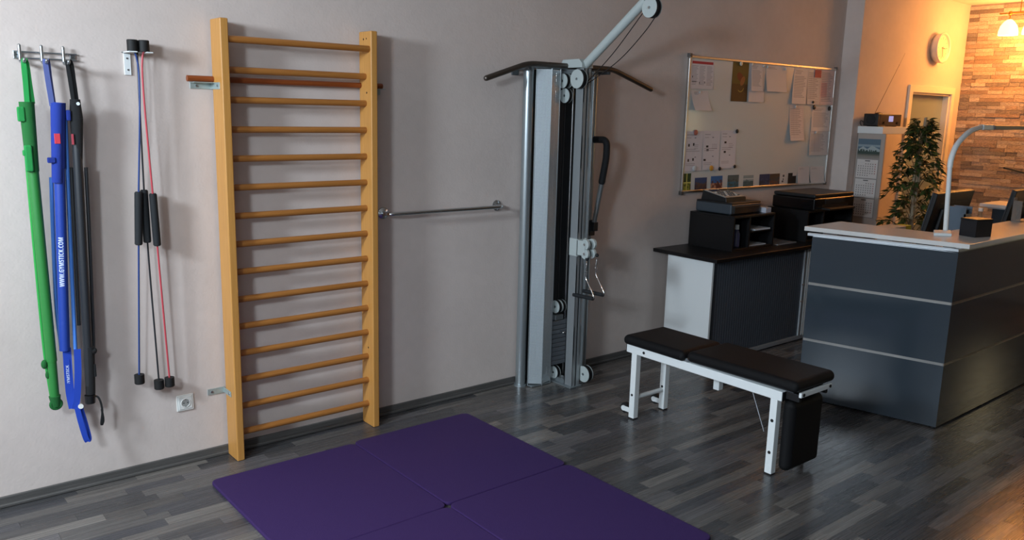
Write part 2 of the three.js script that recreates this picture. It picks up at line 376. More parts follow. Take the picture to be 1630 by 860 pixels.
{
  const zb = 0.095;
  // green
  const g = thing('exercise_tube_set', 'green exercise stick with tubes hanging from the first hook', 'exercise tubes', [0.648, 0.43, zb]);
  const gb = webbing(0x25a04d), gd = webbing(0x166a2c), gs = std(0x2b7d38, 0.5);
  part('hanging_strap', [strap([V(0.650, 1.766, zb + 0.012), V(0.651, 1.85, zb + 0.008), V(0.652, 1.94, zb + 0.006), V(0.657, 1.947, zb)], 0.019), strap([V(0.657, 1.947, zb), V(0.663, 1.93, zb - 0.006), V(0.668, 1.85, zb - 0.006), V(0.672, 1.768, zb)], 0.019)], gb, g, 'bright green strap loop');
  part('fabric_cuff', [rod(V(0.65, 1.775, zb), V(0.652, 1.49, zb), 0.029, 0.024, 20)], gd, g);
  parts('strap_clip', [bx(0.61, 0.637, 1.695, 1.755, zb + 0.008, zb + 0.03, 0.006), bx(0.617, 0.648, 1.555, 1.58, zb + 0.01, zb + 0.034, 0.006), bx(0.622, 0.652, 1.49, 1.60, zb + 0.014, zb + 0.036, 0.008)], gb, g);
  part('sleeve', [rod(V(0.652, 1.56, zb), V(0.662, 0.66, zb), 0.0215, 0.0215, 20), rod(V(0.662, 0.66, zb), V(0.662, 0.47, zb), 0.019, 0.019, 20)], gs, g);
  part('elastic_tube', [tube([V(0.636, 1.5, zb - 0.026), V(0.638, 1.1, zb - 0.03), V(0.642, 0.7, zb - 0.028), V(0.652, 0.48, zb - 0.016)], 0.007)], std(0x2f9a45, 0.35), g);
  part('end_loop', [new THREE.TorusGeometry(0.02, 0.008, 8, 18).translate(0.664, 0.462, zb + 0.005), new THREE.TorusGeometry(0.016, 0.007, 8, 18).rotateY(1.1).translate(0.675, 0.478, zb - 0.01), rod(V(0.662, 0.5, zb), V(0.664, 0.45, zb), 0.024, 0.017, 16)], gd, g);
  parts('knot', [new THREE.SphereGeometry(0.013, 10, 8).scale(1, 1.6, 1).translate(0.632, 0.65, zb), new THREE.SphereGeometry(0.009, 10, 8).scale(1, 2, 1).translate(0.641, 0.6, zb)], gd, g);
  // blue
  const b = thing('exercise_tube_set', 'blue exercise stick with white lettering hanging from the middle hook', 'exercise tubes', [0.735, 0.26, zb]);
  const bm = webbing(0x1b3899), bb = webbing(0x5a66a0), bl = std(0x24429c, 0.42), bt = std(0x4a7fd0, 0.3);
  part('hanging_strap', [strap([V(0.729, 1.945, zb + 0.008), V(0.733, 1.87, zb + 0.01), V(0.741, 1.76, zb + 0.014)], 0.02), strap([V(0.729, 1.945, zb + 0.008), V(0.737, 1.948, zb), V(0.743, 1.87, zb - 0.004), V(0.749, 1.76, zb)], 0.02)], bb, b, 'faded blue strap loop');
  part('fabric_cuff', [rod(V(0.768, 1.775, zb), V(0.752, 1.5, zb), 0.028, 0.024, 20), rod(V(0.762, 1.772, zb + 0.008), V(0.738, 1.44, zb + 0.01), 0.026, 0.021, 20)], bm, b);
  parts('strap_clip', [bx(0.704, 0.734, 1.525, 1.548, zb + 0.02, zb + 0.036, 0.004), bx(0.79, 0.808, 1.70, 1.745, zb, zb + 0.024, 0.006)], bm, b);
  part('cloth_tag', bx(0.736, 0.758, 1.605, 1.647, zb + 0.030, zb + 0.0345, 0.001), std(0xd8404e, 0.6), b, 'red cloth tag');
  const top = V(0.753, 1.53, zb), bot = V(0.716, 0.70, zb);
  part('sleeve', rod(top, bot, 0.0215, 0.0215, 24), bl, b);
  const letters = canvasTex(1024, 64, (c, w, h) => { c.fillStyle = '#24429c'; c.fillRect(0, 0, w, h); c.fillStyle = '#dfe6f5'; c.font = 'bold 50px sans-serif'; c.textAlign = 'center'; c.textBaseline = 'middle'; c.fillText('WWW.GYMSTICK.COM', w / 2, h / 2 + 2, w - 40); });
  {
    // printed patch wrapped round the front of the sleeve, reading upwards
    const L = 0.42, arc = 0.8, gg = new THREE.CylinderGeometry(0.0219, 0.0219, L, 12, 1, true, -0.35 - arc, 2 * arc), uv = gg.attributes.uv;
    for (let i = 0; i < uv.count; i++) { const u = uv.getX(i), v = uv.getY(i); uv.setXY(i, v, 1 - u); }
    const d = top.clone().sub(bot).normalize(), mid = bot.clone().lerp(top, 0.48);
    gg.applyQuaternion(new THREE.Quaternion().setFromUnitVectors(V(0, 1, 0), d)).translate(mid.x, mid.y, mid.z);
    part('lettering', gg, new THREE.MeshStandardMaterial({ map: letters, roughness: 0.4 }), b, 'white web address print');
  }
  part('elastic_tube', tube([V(0.79, 1.72, zb), V(0.778, 1.3, zb - 0.01), V(0.765, 0.9, zb - 0.005), V(0.758, 0.7, zb + 0.004)], 0.0085), bt, b);
  part('elastic_tube', tube([V(0.722, 1.46, zb - 0.022), V(0.712, 1.2, zb - 0.028), V(0.702, 0.9, zb - 0.026), V(0.705, 0.72, zb - 0.012)], 0.0085), bt, b);
  const fs = part('foot_strap', [strap([V(0.764, 0.70, zb + 0.012), V(0.757, 0.58, zb + 0.018), V(0.742, 0.46, zb + 0.022), V(0.732, 0.43, zb + 0.022)], 0.028, 0.003), strap([V(0.724, 0.71, zb + 0.004), V(0.722, 0.6, zb + 0.006), V(0.722, 0.5, zb + 0.01), V(0.727, 0.435, zb + 0.02)], 0.034, 0.003)], webbing(0x1f46b8), b);
  const marks = canvasTex(256, 48, (c, w, h) => { c.fillStyle = '#1f46b8'; c.fillRect(0, 0, w, h); c.fillStyle = '#dfe6f5'; c.font = 'bold 33px sans-serif'; c.textAlign = 'center'; c.textBaseline = 'middle'; c.fillText('GYMSTICK', w / 2, h / 2 + 2); });
  { const p = new THREE.PlaneGeometry(0.15, 0.024).rotateZ(Math.PI / 2).translate(0.718, 0.585, zb + 0.0088); part('lettering', p, new THREE.MeshStandardMaterial({ map: marks, roughness: 0.7 }), fs, 'white print on the strap'); }
  part('dangling_loop', [strap([V(0.742, 0.435, zb + 0.026), V(0.752, 0.36, zb + 0.03), V(0.768, 0.28, zb + 0.03), V(0.774, 0.268, zb + 0.028)], 0.022, 0.003), strap([V(0.774, 0.268, zb + 0.028), V(0.782, 0.272, zb + 0.02), V(0.776, 0.34, zb + 0.006), V(0.758, 0.432, zb + 0.012)], 0.02, 0.003)], webbing(0x2249bd), b);
  part('buckle', disc(V(0.756, 0.44, zb + 0.032), V(0, 0.3, 1), 0.011, 0.006, 14), whitePlastic, b, 'white buckle');
  // black
  const k = thing('exercise_tube_set', 'black exercise stick with tubes hanging from the third hook', 'exercise tubes', [0.813, 0.32, zb]);
  const km = webbing(0x17181a), ks = std(0x2b2d31, 0.4);
  part('hanging_strap', [strap([V(0.811, 1.946, zb + 0.004), V(0.813, 1.9, zb + 0.012), V(0.822, 1.78, zb + 0.012)], 0.014), strap([V(0.811, 1.946, zb + 0.004), V(0.822, 1.945, zb), V(0.831, 1.86, zb), V(0.836, 1.78, zb)], 0.022)], km, k);
  part('fabric_cuff', [rod(V(0.832, 1.79, zb), V(0.832, 1.71, zb), 0.02, 0.026, 18), rod(V(0.832, 1.71, zb), V(0.826, 1.5, zb), 0.026, 0.016, 18)], km, k);
  part('strap_clip', disc(V(0.838, 1.772, zb + 0.024), V(-0.3, 0, 1), 0.007, 0.003, 14), chrome, k, 'small shiny rivet');
  part('cloth_tag', bx(0.803, 0.812, 1.60, 1.645, zb + 0.02, zb + 0.024, 0.001), std(0xb04450, 0.6), k, 'red cloth tag');
  part('sleeve', rod(V(0.826, 1.6, zb), V(0.806, 0.52, zb), 0.0195, 0.0195, 20), ks, k);
  part('elastic_tube', tube([V(0.858, 1.5, zb - 0.01), V(0.85, 1.1, zb - 0.016), V(0.838, 0.75, zb - 0.012), V(0.83, 0.66, zb - 0.005)], 0.008), std(0x34363a, 0.35), k);
  part('elastic_tube', tube([V(0.802, 1.5, zb - 0.02), V(0.792, 1.1, zb - 0.024), V(0.784, 0.8, zb - 0.02)], 0.008), std(0x34363a, 0.35), k);
  part('fabric_wrap', [rod(V(0.815, 0.70, zb), V(0.806, 0.48, zb), 0.022, 0.02, 18), new THREE.SphereGeometry(0.016, 10, 8).translate(0.829, 0.68, zb + 0.006), bx(0.822, 0.834, 0.56, 0.62, zb - 0.004, zb + 0.018, 0.004)], km, k);
  part('end_cap', [rod(V(0.803, 0.475, zb), V(0.802, 0.437, zb), 0.023, 0.021, 18)], blackPlastic, k);
  part('dangling_loop', strap([V(0.815, 0.47, zb + 0.004), V(0.833, 0.462, zb + 0.012), V(0.846, 0.4, zb + 0.016), V(0.838, 0.335, zb + 0.014), V(0.841, 0.325, zb + 0.01), V(0.85, 0.34, zb + 0.004), V(0.846, 0.40, zb + 0.006)], 0.009, 0.0015), km, k);
}

// ---------------------------------------------------------------- swing rods on their wall holder
{
  const h = thing('swing_rod_holder', 'white wall holder carrying the three swing rods', 'holder', [1.1, 1.9, 0]);
  part('back_plate', bx(1.06, 1.09, 1.902, 2.002, 0, 0.008, 0.002), whitePaint, h);
  part('shelf', [bx(1.054, 1.09, 1.998, 2.003, 0, 0.118, 0.001), bx(1.128, 1.156, 1.998, 2.003, 0, 0.118, 0.001), bx(1.054, 1.156, 1.998, 2.003, 0, 0.03, 0.001)], whitePaint, h);
  parts('screw', [disc(V(1.074, 1.975, 0.009), V(0, 0, 1), 0.004, 0.003, 10), disc(V(1.076, 1.925, 0.009), V(0, 0, 1), 0.004, 0.003, 10)], std(0x4a4a4a, 0.5), h);
  for (const [col, label, capAt, a, gm, e] of [
    [0x26427f, 'blue swing rod with black foam grip on the wall holder', [1.077, 0.092], [1.096, 0.088], [1.063, 1.262, 0.075], [1.027, 0.52, 0.06]],
    [0x26282c, 'black swing rod with black foam grip on the wall holder', [1.108, 0.05], [1.106, 0.052], [1.099, 1.268, 0.058], [1.115, 0.475, 0.055]],
    [0xc44852, 'red swing rod with black foam grip on the wall holder', [1.124, 0.096], [1.114, 0.092], [1.134, 1.252, 0.078], [1.163, 0.48, 0.06]]]) {
    const t = thing('swing_rod', label, 'swing rod', [e[0], e[1] - 0.045, e[2]]);
    const P = [V(capAt[0], 2.02, capAt[1]), V(a[0], 1.96, a[1]), V(...gm), V(e[0], e[1], e[2])];
    const c = new THREE.CatmullRomCurve3(P);
    part('rod', new THREE.TubeGeometry(c, 40, 0.0042, 10), std(col, 0.35), t, { 0x26427f: 'blue rod', 0x26282c: 'black rod', 0xc44852: 'red rod' }[col]);
    const d = P[3].clone().sub(P[1]).normalize(), m = P[2];
    part('grip', [rod(m.clone().addScaledVector(d, -0.118), m.clone().addScaledVector(d, 0.118), 0.0172, 0.0172, 22), rod(m.clone().addScaledVector(d, -0.122), m.clone().addScaledVector(d, 0.122), 0.0145, 0.0145, 22)], blackFoam, t);
    part('end_weight', [rod(V(capAt[0], 2.0035, capAt[1]), V(capAt[0], 2.05, capAt[1]), 0.0225, 0.0225, 24), rod(V(capAt[0], 2.05, capAt[1]), V(capAt[0], 2.053, capAt[1]), 0.0225, 0.02, 24)], rubber, t);
    part('end_weight', [rod(V(e[0], e[1] - 0.042, e[2]), V(e[0], e[1], e[2]), 0.0225, 0.0225, 24), rod(V(e[0], e[1] - 0.045, e[2]), V(e[0], e[1] - 0.042, e[2]), 0.02, 0.0225, 24)], rubber, t);
  }
}

// ---------------------------------------------------------------- socket and grab rail
{
  const t = thing('wall_socket', 'white square wall socket low on the wall', 'socket', [1.248, 0.274, 0]);
  part('cover_frame', [bx(1.2065, 1.2895, 0.276, 0.359, 0, 0.008, 0.003), bx(1.215, 1.281, 0.2845, 0.3505, 0.006, 0.011, 0.003)], whitePlastic, t);
  const cup = new THREE.CylinderGeometry(0.0215, 0.0215, 0.004, 28, 1).rotateX(Math.PI / 2).translate(1.248, 0.3175, 0.0105);
  const b = part('socket_cup', cup, std(0x9a9a96, 0.6), t, 'grey recessed cup');
  part('ring', new THREE.TorusGeometry(0.0215, 0.002, 8, 28).translate(1.248, 0.3175, 0.0125), whitePlastic, b);
  parts('contact_hole', [disc(V(1.2385, 0.3175, 0.0128), V(0, 0, 1), 0.003, 0.001, 12), disc(V(1.2575, 0.3175, 0.0128), V(0, 0, 1), 0.003, 0.001, 12), bx(1.245, 1.251, 0.334, 0.338, 0.012, 0.0135), bx(1.245, 1.251, 0.297, 0.301, 0.012, 0.0135)], std(0x333333, 0.5), b, 'dark contact holes');
}
{
  const t = thing('grab_rail', 'chrome grab rail fixed to the wall beside the wall bars', 'grab rail', [2.79, 1.19, 0]);
  part('bar', pipe([V(2.385, 1.2, 0.004), V(2.385, 1.2, 0.075), V(3.2, 1.2, 0.075), V(3.2, 1.2, 0.004)], 0.0115, 0.035, 14), chrome, t);
  for (const x of [2.385, 3.2]) part('flange', [disc(V(x, 1.2, 0.003), V(0, 0, 1), 0.033, 0.006, 28), rod(V(x, 1.2, 0.005), V(x, 1.2, 0.014), 0.033, 0.016, 28)], chrome, t);
}

// ---------------------------------------------------------------- cable tower
{
  const t = thing('cable_tower', 'tall grey cable pull tower with perforated cover on the wall', 'cable tower', [3.66, 0, 0]);
  for (const x of [3.385, 3.94]) part('tube_post', [rod(V(x, 0.012, 0.062), V(x, 2.05, 0.062), 0.033, 0.033, 28), rod(V(x, 0, 0.062), V(x, 0.014, 0.062), 0.042, 0.04, 28), rod(V(x, 2.05, 0.062), V(x, 2.058, 0.062), 0.03, 0.024, 28)], silverPaint, t);
  // folded perforated cover on either side
  const holes = canvasTex(64, 64, (c, w, h) => { c.fillStyle = '#fff'; c.fillRect(0, 0, w, h); c.fillStyle = '#000'; c.beginPath(); c.arc(w / 2, h / 2, 16, 0, 7); c.fill(); });
  holes.colorSpace = THREE.NoColorSpace; holes.wrapS = holes.wrapT = THREE.RepeatWrapping;
  const perf = new THREE.MeshStandardMaterial({ color: 0xb9c2c6, roughness: 0.45, metalness: 0.25, alphaMap: holes, transparent: true, side: THREE.DoubleSide });
  const sheet = (p, q, y0, y1, pitch = 0.0075) => {
    const l = Math.hypot(q[0] - p[0], q[1] - p[1]), g = new THREE.PlaneGeometry(l, y1 - y0), uv = g.attributes.uv;
    for (let i = 0; i < uv.count; i++) uv.setXY(i, uv.getX(i) * Math.round(l / pitch), uv.getY(i) * Math.round((y1 - y0) / pitch));
    return g.rotateY(Math.atan2(-(q[1] - p[1]), q[0] - p[0])).translate((p[0] + q[0]) / 2, (y0 + y1) / 2, (p[1] + q[1]) / 2);
  };
  const mir = (p) => [7.326 - p[0], p[1]];
  const A = [3.412, 0.105], B = [3.482, 0.168], C = [3.577, 0.142];
  for (const f of [(p) => p, mir]) {
    const c = part('cover', [sheet(f(A), f(B), 0.02, 2.04), sheet(f(B), f(C), 0.02, 2.04)], perf, t, 'perforated sheet cover');
    const edge = [A, B, C].map((p) => rod(V(f(p)[0], 0.008, f(p)[1]), V(f(p)[0], 2.045, f(p)[1]), 0.003, 0.003, 8));
    part('folded_edge', [...edge, bx(Math.min(f(A)[0], f(C)[0]), Math.max(f(A)[0], f(C)[0]), 0.004, 0.012, 0.1, 0.15)], silverPaint, c);
  }
  part('back_panel', bx(3.42, 3.905, 0.03, 2.04, 0.022, 0.034), std(0x25272a, 0.55), t, 'dark back panel');
  part('top_plate', bx(3.36, 3.965, 2.045, 2.057, 0.03, 0.15, 0.003), silverPaint, t);
  part('foot_plate', [bx(3.605, 3.71, 0, 0.01, 0.03, 0.31, 0.002), bx(3.44, 3.88, 0, 0.02, 0.03, 0.075, 0.002)], silverPaint, t);
  // front mast: a hollow section with a slotted face
  const mast = part('mast', [bx(3.628, 3.690, 0.01, 2.05, 0.226, 0.232), bx(3.628, 3.633, 0.01, 2.05, 0.226, 0.302), bx(3.685, 3.690, 0.01, 2.05, 0.226, 0.302), bx(3.628, 3.652, 0.01, 2.05, 0.297, 0.302), bx(3.666, 3.690, 0.01, 2.05, 0.297, 0.302)], std(0x9da2a4, 0.34, { metalness: 0.45 }), t);
  part('mast_brace', bx(3.632, 3.686, 2.02, 2.045, 0.05, 0.24), silverPaint, mast);
  part('mast_brace', bx(3.632, 3.686, 0.01, 0.035, 0.05, 0.24), silverPaint, mast);
  // guide rods and the weight stack
  for (const x of [3.585, 3.735]) part('guide_rod', rod(V(x, 0.03, 0.095), V(x, 2.03, 0.095), 0.007, 0.007, 14), chrome, t);
  const iron = std(0x6c7278, 0.5, { metalness: 0.2 });
  for (let k = 0; k < 10; k++) part('weight_plate', bx(3.52, 3.80, 0.115 + k * 0.0305, 0.1425 + k * 0.0305, 0.06, 0.13, 0.003), iron, t);
  part('weight_pin', [rod(V(3.66, 0.342, 0.13), V(3.66, 0.342, 0.165), 0.005), new THREE.SphereGeometry(0.0095, 12, 10).translate(3.66, 0.342, 0.168)], chrome, t, 'shiny selector pin');
  part('stack_bracket', bx(3.625, 3.695, 0.42, 0.455, 0.065, 0.125, 0.004), silverPaint, t);
  // pulleys: black grooved wheel between two grey cheeks
  const pulley = (c, r, ax = V(1, 0, 0), w = 0.022) => {
    const a = ax.clone().normalize();
    const p = part('pulley', [disc(c, a, r * 0.93, w * 0.5), disc(c.clone().addScaledVector(a, w * 0.3), a, r, w * 0.16), disc(c.clone().addScaledVector(a, -w * 0.3), a, r, w * 0.16)], blackPlastic, t);
    for (const e of [-1, 1]) part('cheek_plate', disc(c.clone().addScaledVector(a, e * w * 0.62), a, r * 0.98, 0.003), greyPaint, p);
    part('axle_bolt', disc(c, a, 0.008, w * 1.6, 12), steel, p);
  };
  for (const x of [3.615, 3.66, 3.705]) pulley(V(x, 1.975, 0.135), 0.046);
  pulley(V(3.637, 1.885, 0.135), 0.046);
  for (const x of [3.635, 3.67]) pulley(V(x, 0.515, 0.12), 0.043);
  pulley(V(3.64, 0.062, 0.12), 0.043);
  pulley(V(3.725, 0.088, 0.325), 0.055, V(1, 0, 0), 0.03);
  // head block, boom and its pulleys
  { const s = new THREE.Shape([[0.09, 2.057], [0.12, 2.102], [0.262, 2.104], [0.288, 2.08], [0.29, 2.057]].map(([z, y]) => new THREE.Vector2(z, y)));
    part('head_block', new THREE.ExtrudeGeometry(s, { depth: 0.09, bevelEnabled: true, bevelSize: 0.003, bevelThickness: 0.003, bevelSegments: 2 }).rotateY(-Math.PI / 2).translate(3.705, 0, 0), greyPaint, t); }
  const boomA = V(3.66, 2.065, 0.265), boomB = V(3.66, 2.42, 0.745);
  part('boom', [rod(boomA, boomB, 0.027, 0.027, 24), new THREE.SphereGeometry(0.027, 14, 10).translate(3.66, 2.065, 0.265)], greyPaint, t);
  pulley(V(3.66, 2.372, 0.79), 0.056, V(1, 0, 0), 0.034);
  pulley(V(3.603, 1.985, 0.282), 0.058, V(1, 0, 0), 0.03);
  const rope = std(0x1a1412, 0.6);
  part('cable', [tube([V(3.66, 1.945, 0.262), V(3.66, 2.13, 0.5), V(3.66, 2.36, 0.735)], 0.0028, 30, 6)], rope, t, 'thin dark cable');
  part('cable', [tube([V(3.67, 1.945, 0.262), V(3.67, 2.09, 0.54), V(3.67, 2.24, 0.73), V(3.66, 2.335, 0.83)], 0.0028, 30, 6)], rope, t, 'thin dark cable');
  part('cable', [rod(V(3.645, 0.52, 0.1), V(3.645, 1.95, 0.1), 0.0025, 0.0025, 6), rod(V(3.675, 0.45, 0.09), V(3.675, 1.95, 0.09), 0.0025, 0.0025, 6)], rope, t, 'thin dark cable');
  // pull-up bar across the top
  part('pull_up_bar', pipe([V(2.985, 1.966, 0.155), V(3.30, 2.066, 0.155), V(4.02, 2.066, 0.155), V(4.405, 1.950, 0.155)], 0.0165, 0.06, 14), metal(0x6d6660, 0.42), t, 'dark bent pull-up bar');
  for (const x of [3.32, 4.0]) part('bar_mount', [bx(x - 0.028, x + 0.028, 2.0, 2.045, 0.0, 0.012, 0.004), bx(x - 0.012, x + 0.012, 2.03, 2.052, 0.0, 0.15, 0.004)], std(0x4d5254, 0.5), t);
  // dip handle on the second tube
  const dh = part('dip_handle', pipe([V(3.945, 1.607, 0.055), V(3.945, 1.612, 0.21), V(3.945, 1.5, 0.212), V(3.945, 1.055, 0.125)], 0.0165, 0.045, 14), silverPaint, t);
  part('foam_grip', pipe([V(3.945, 1.607, 0.062), V(3.945, 1.612, 0.21), V(3.945, 1.5, 0.212), V(3.945, 1.335, 0.18)], 0.0225, 0.045, 14), blackFoam, dh, 'black foam grip');
  part('clamp', [bx(3.92, 3.97, 0.965, 1.07, 0.088, 0.112, 0.004), bx(3.925, 3.965, 1.0, 1.06, 0.105, 0.145, 0.004)], std(0x26282a, 0.5), dh);
  // sliding carriage on the mast
  const car = part('carriage', [bx(3.617, 3.628, 0.882, 0.995, 0.236, 0.312, 0.003), bx(3.69, 3.701, 0.882, 0.995, 0.236, 0.312, 0.003), bx(3.617, 3.701, 0.885, 0.992, 0.3025, 0.312, 0.003), bx(3.62, 3.626, 0.895, 0.99, 0.31, 0.375, 0.002), bx(3.69, 3.696, 0.895, 0.99, 0.31, 0.375, 0.002)], greyPaint, t);
  for (const [x, y, z] of [[3.632, 0.968, 0.372], [3.632, 0.908, 0.372], [3.684, 0.968, 0.378], [3.684, 0.908, 0.378]]) {
    const c = V(x, y, z);
    part('guide_roller', [disc(c, V(1, 0, 0), 0.033, 0.016), disc(c, V(1, 0, 0), 0.012, 0.022)], greyPaint, car);
    part('axle_bolt', disc(c, V(1, 0, 0), 0.009, 0.028, 12), chrome, car);
  }
  // stirrup handles hanging from the carriage
  for (const [x, z, yt] of [[3.632, 0.385, 0.872], [3.69, 0.415, 0.895]]) {
    const h = part('stirrup_handle', [rod(V(x, yt - 0.245, z - 0.105), V(x, yt - 0.238, z + 0.072), 0.0125, 0.0125, 16)], blackFoam, t, 'dark stirrup grip');
    const tor = new THREE.TorusGeometry(0.013, 0.0028, 6, 20).scale(0.8, 1.9, 1).rotateY(0.9).translate(x, yt - 0.04, z);
    part('snap_hook', [tor, new THREE.TorusGeometry(0.008, 0.0024, 6, 16).translate(x, yt - 0.075, z)], chrome, h);
    part('stirrup_wire', [tube([V(x, yt - 0.082, z), V(x, yt - 0.12, z + 0.002), V(x, yt - 0.19, z + 0.055), V(x, yt - 0.225, z + 0.078), V(x, yt - 0.242, z + 0.07)], 0.0035, 30, 8)], chrome, h);
    part('cable_stop', new THREE.SphereGeometry(0.012, 12, 10).translate(x, yt + 0.006, z + 0.004), blackPlastic, h);
  }
}

// ---------------------------------------------------------------- purple mats
{
  const matM = std(0x2f1350, 0.85, { bumpMap: fabricBump, bumpScale: 0.0008 });
  const panel = (x0, x1, z0, z1, turn = 0) => {
    const w = x1 - x0, d = z1 - z0, r = 0.045, s = new THREE.Shape();
    const a = -w / 2, b = w / 2, c = -d / 2, e = d / 2;
    s.moveTo(a + r, c); s.lineTo(b - r, c); s.quadraticCurveTo(b, c, b, c + r); s.lineTo(b, e - r); s.quadraticCurveTo(b, e, b - r, e); s.lineTo(a + r, e); s.quadraticCurveTo(a, e, a, e - r); s.lineTo(a, c + r); s.quadraticCurveTo(a, c, a + r, c);
    const g = new THREE.ExtrudeGeometry(s, { depth: 0.006, bevelEnabled: true, bevelThickness: 0.006, bevelSize: 0.006, bevelOffset: -0.006, bevelSegments: 3, curveSegments: 6 });
    return g.rotateX(-Math.PI / 2).rotateY(turn).translate((x0 + x1) / 2, 0.006, (z0 + z1) / 2);
  };
  const l = thing('exercise_mat', 'purple folding exercise mat lying beside the wall bars', 'mat', [1.63, 0, 1.2]);
  part('mat_half', panel(1.248, 2.018, 0.31, 1.195), matM, l);
  part('mat_half', panel(1.248, 2.018, 1.197, 2.1), matM, l);
  const r = thing('exercise_mat', 'purple folding exercise mat lying nearer the padded bench', 'mat', [2.39, 0, 1.2]);
  part('mat_half', panel(2.022, 2.775, 0.292, 1.178), matM, r);
  const half = part('mat_half', panel(2.022, 2.775, 1.182, 2.1), matM, r);
  part('printed_mark', [strap([V(2.535, 0.0186, 2.035), V(2.545, 0.0186, 2.075)], 0.004, 0.0004, V(1, 0, 0)), strap([V(2.58, 0.0186, 2.05), V(2.62, 0.0186, 2.03)], 0.005, 0.0004, V(0, 0, 1))], std(0xd8d3e2, 0.7), half, 'white printed mark');
}

// ---------------------------------------------------------------- padded bench
{
  const t = thing('training_bench', 'black padded training bench with white steel frame', 'bench', [3.69, 0, 1.4]);
  const X0 = 3.535, X1 = 3.845, c = 0.04;
  part('frame', [bx(X0, X0 + c, 0.402, 0.452, 0.85, 1.895, 0.004), bx(X1 - c, X1, 0.402, 0.452, 0.85, 1.895, 0.004), bx(X0 + c, X1 - c, 0.405, 0.449, 0.87, 0.91, 0.004), bx(X0 + c, X1 - c, 0.405, 0.449, 1.27, 1.31, 0.004), bx(X0 + c, X1 - c, 0.405, 0.449, 1.84, 1.88, 0.004)], whitePaint, t);
  parts('end_cap', [bx(X0 + 0.002, X0 + c - 0.002, 0.404, 0.45, 1.895, 1.899), bx(X1 - c + 0.002, X1 - 0.002, 0.404, 0.45, 1.895, 1.899), bx(X0 + 0.002, X0 + c - 0.002, 0.404, 0.45, 0.846, 0.85)], blackPlastic, t);
  for (const x of [X0, X1 - c]) for (const z of [0.892, 1.832]) {
    const leg = part('leg', bx(x, x + c, 0.006, 0.405, z, z + c, 0.003), whitePaint, t);
    part('foot_cap', bx(x - 0.001, x + c + 0.001, 0, 0.008, z - 0.001, z + c + 0.001, 0.002), rubber, leg);
    if (z > 1) parts('bolt_hole', [disc(V(x - 0.0005, 0.29, z + 0.02), V(1, 0, 0), 0.0085, 0.003, 14), disc(V(x - 0.0005, 0.12, z + 0.02), V(1, 0, 0), 0.0085, 0.003, 14)], rubber, leg, 'black plugs');
    else {
      part('bolt_hole', disc(V(x - 0.0005, 0.15, z + 0.02), V(1, 0, 0), 0.0075, 0.003, 14), rubber, leg, 'black plug');
      parts('wheel_arm', [join([bx(x, x + 0.006, 0.035, 0.065, z - 0.05, z, 0.002), disc(V(x + 0.003, 0.05, z - 0.045), V(1, 0, 0), 0.016, 0.0065)]), bx(x + c - 0.006, x + c, 0.035, 0.065, z - 0.05, z, 0.002)], whitePaint, leg);
      part('wheel', [disc(V(x + c / 2, 0.05, z - 0.04), V(1, 0, 0), 0.032, 0.024)], rubber, leg, 'black wheel');
    }
  }
  part('bolt_hole', disc(V(X0 - 0.0005, 0.427, 0.985), V(1, 0, 0), 0.0085, 0.003, 14), rubber, t);
  part('cross_bar', rod(V(X0 + c - 0.005, 0.13, 0.912), V(X1 - c + 0.005, 0.13, 0.912), 0.0135, 0.0135, 18), whitePaint, t);
  part('stub_post', bx(X1 - c, X1, 0.24, 0.405, 1.285, 1.325, 0.003), whitePaint, t);
  part('support_strut', rod(V(3.69, 0.41, 1.595), V(3.69, 0.15, 1.713), 0.005, 0.005, 12), chrome, t, 'thin shiny strut');
  // cushions, softly rounded
  const pad = (x0, x1, y0, y1, z0, z1) => {
    const g = new RoundedBoxGeometry(x1 - x0, y1 - y0, z1 - z0, 8, (y1 - y0) * 0.48), p = g.attributes.position;
    const a = (x1 - x0) / 2, b = (z1 - z0) / 2, h = (y1 - y0) / 2;
    for (let i = 0; i < p.count; i++) { const u = p.getX(i) / a, w = p.getZ(i) / b, y = p.getY(i); if (y > 0) p.setY(i, y + 0.034 * (1 - u * u) * (1 - Math.pow(Math.abs(w), 4)) * (y / h)); }
    g.computeVertexNormals();
    return g.translate((x0 + x1) / 2, (y0 + y1) / 2, (z0 + z1) / 2);
  };
  const tilt = (g, a, y, z) => g.translate(0, -y, -z).rotateX(a).translate(0, y, z);
  part('cushion', pad(3.505, 3.865, 0.453, 0.508, 0.84, 1.29), blackLeather, t);
  part('cushion', tilt(pad(3.505, 3.865, 0.463, 0.52, 1.31, 1.99), -0.012, 0.46, 1.315), blackLeather, t);
  part('cushion_rail', [tilt(bx(3.545, 3.565, 0.455, 0.468, 1.3, 1.95), -0.012, 0.46, 1.315), tilt(bx(3.815, 3.835, 0.455, 0.468, 1.3, 1.95), -0.012, 0.46, 1.315), disc(V(3.54, 0.463, 1.295), V(1, 0, 0), 0.011, 0.012), bx(3.535, 3.56, 0.452, 0.472, 1.27, 1.3, 0.003)], silverPaint, t);
  const yoke = part('yoke', bx(3.55, 3.83, 0.444, 0.470, 1.976, 1.991, 0.003), whitePaint, t, 'white end strip');
  parts('yoke_arm', [bx(3.56, 3.58, 0.415, 0.455, 1.9, 1.976, 0.003), bx(3.80, 3.82, 0.415, 0.455, 1.9, 1.976, 0.003)], blackPlastic, t);
  parts('bolt', [disc(V(3.57, 0.457, 1.9925), V(0, 0, 1), 0.0085, 0.004, 14), disc(V(3.81, 0.457, 1.9925), V(0, 0, 1), 0.0085, 0.004, 14)], rubber, yoke);
  // folded-down end cushion
  const hang = pad(-0.145, 0.145, 0, 0.062, 0, 0.37).rotateX(Math.PI / 2);
  part('hanging_cushion', hang.translate(3.70, 0.405, 1.885), blackLeather, t);
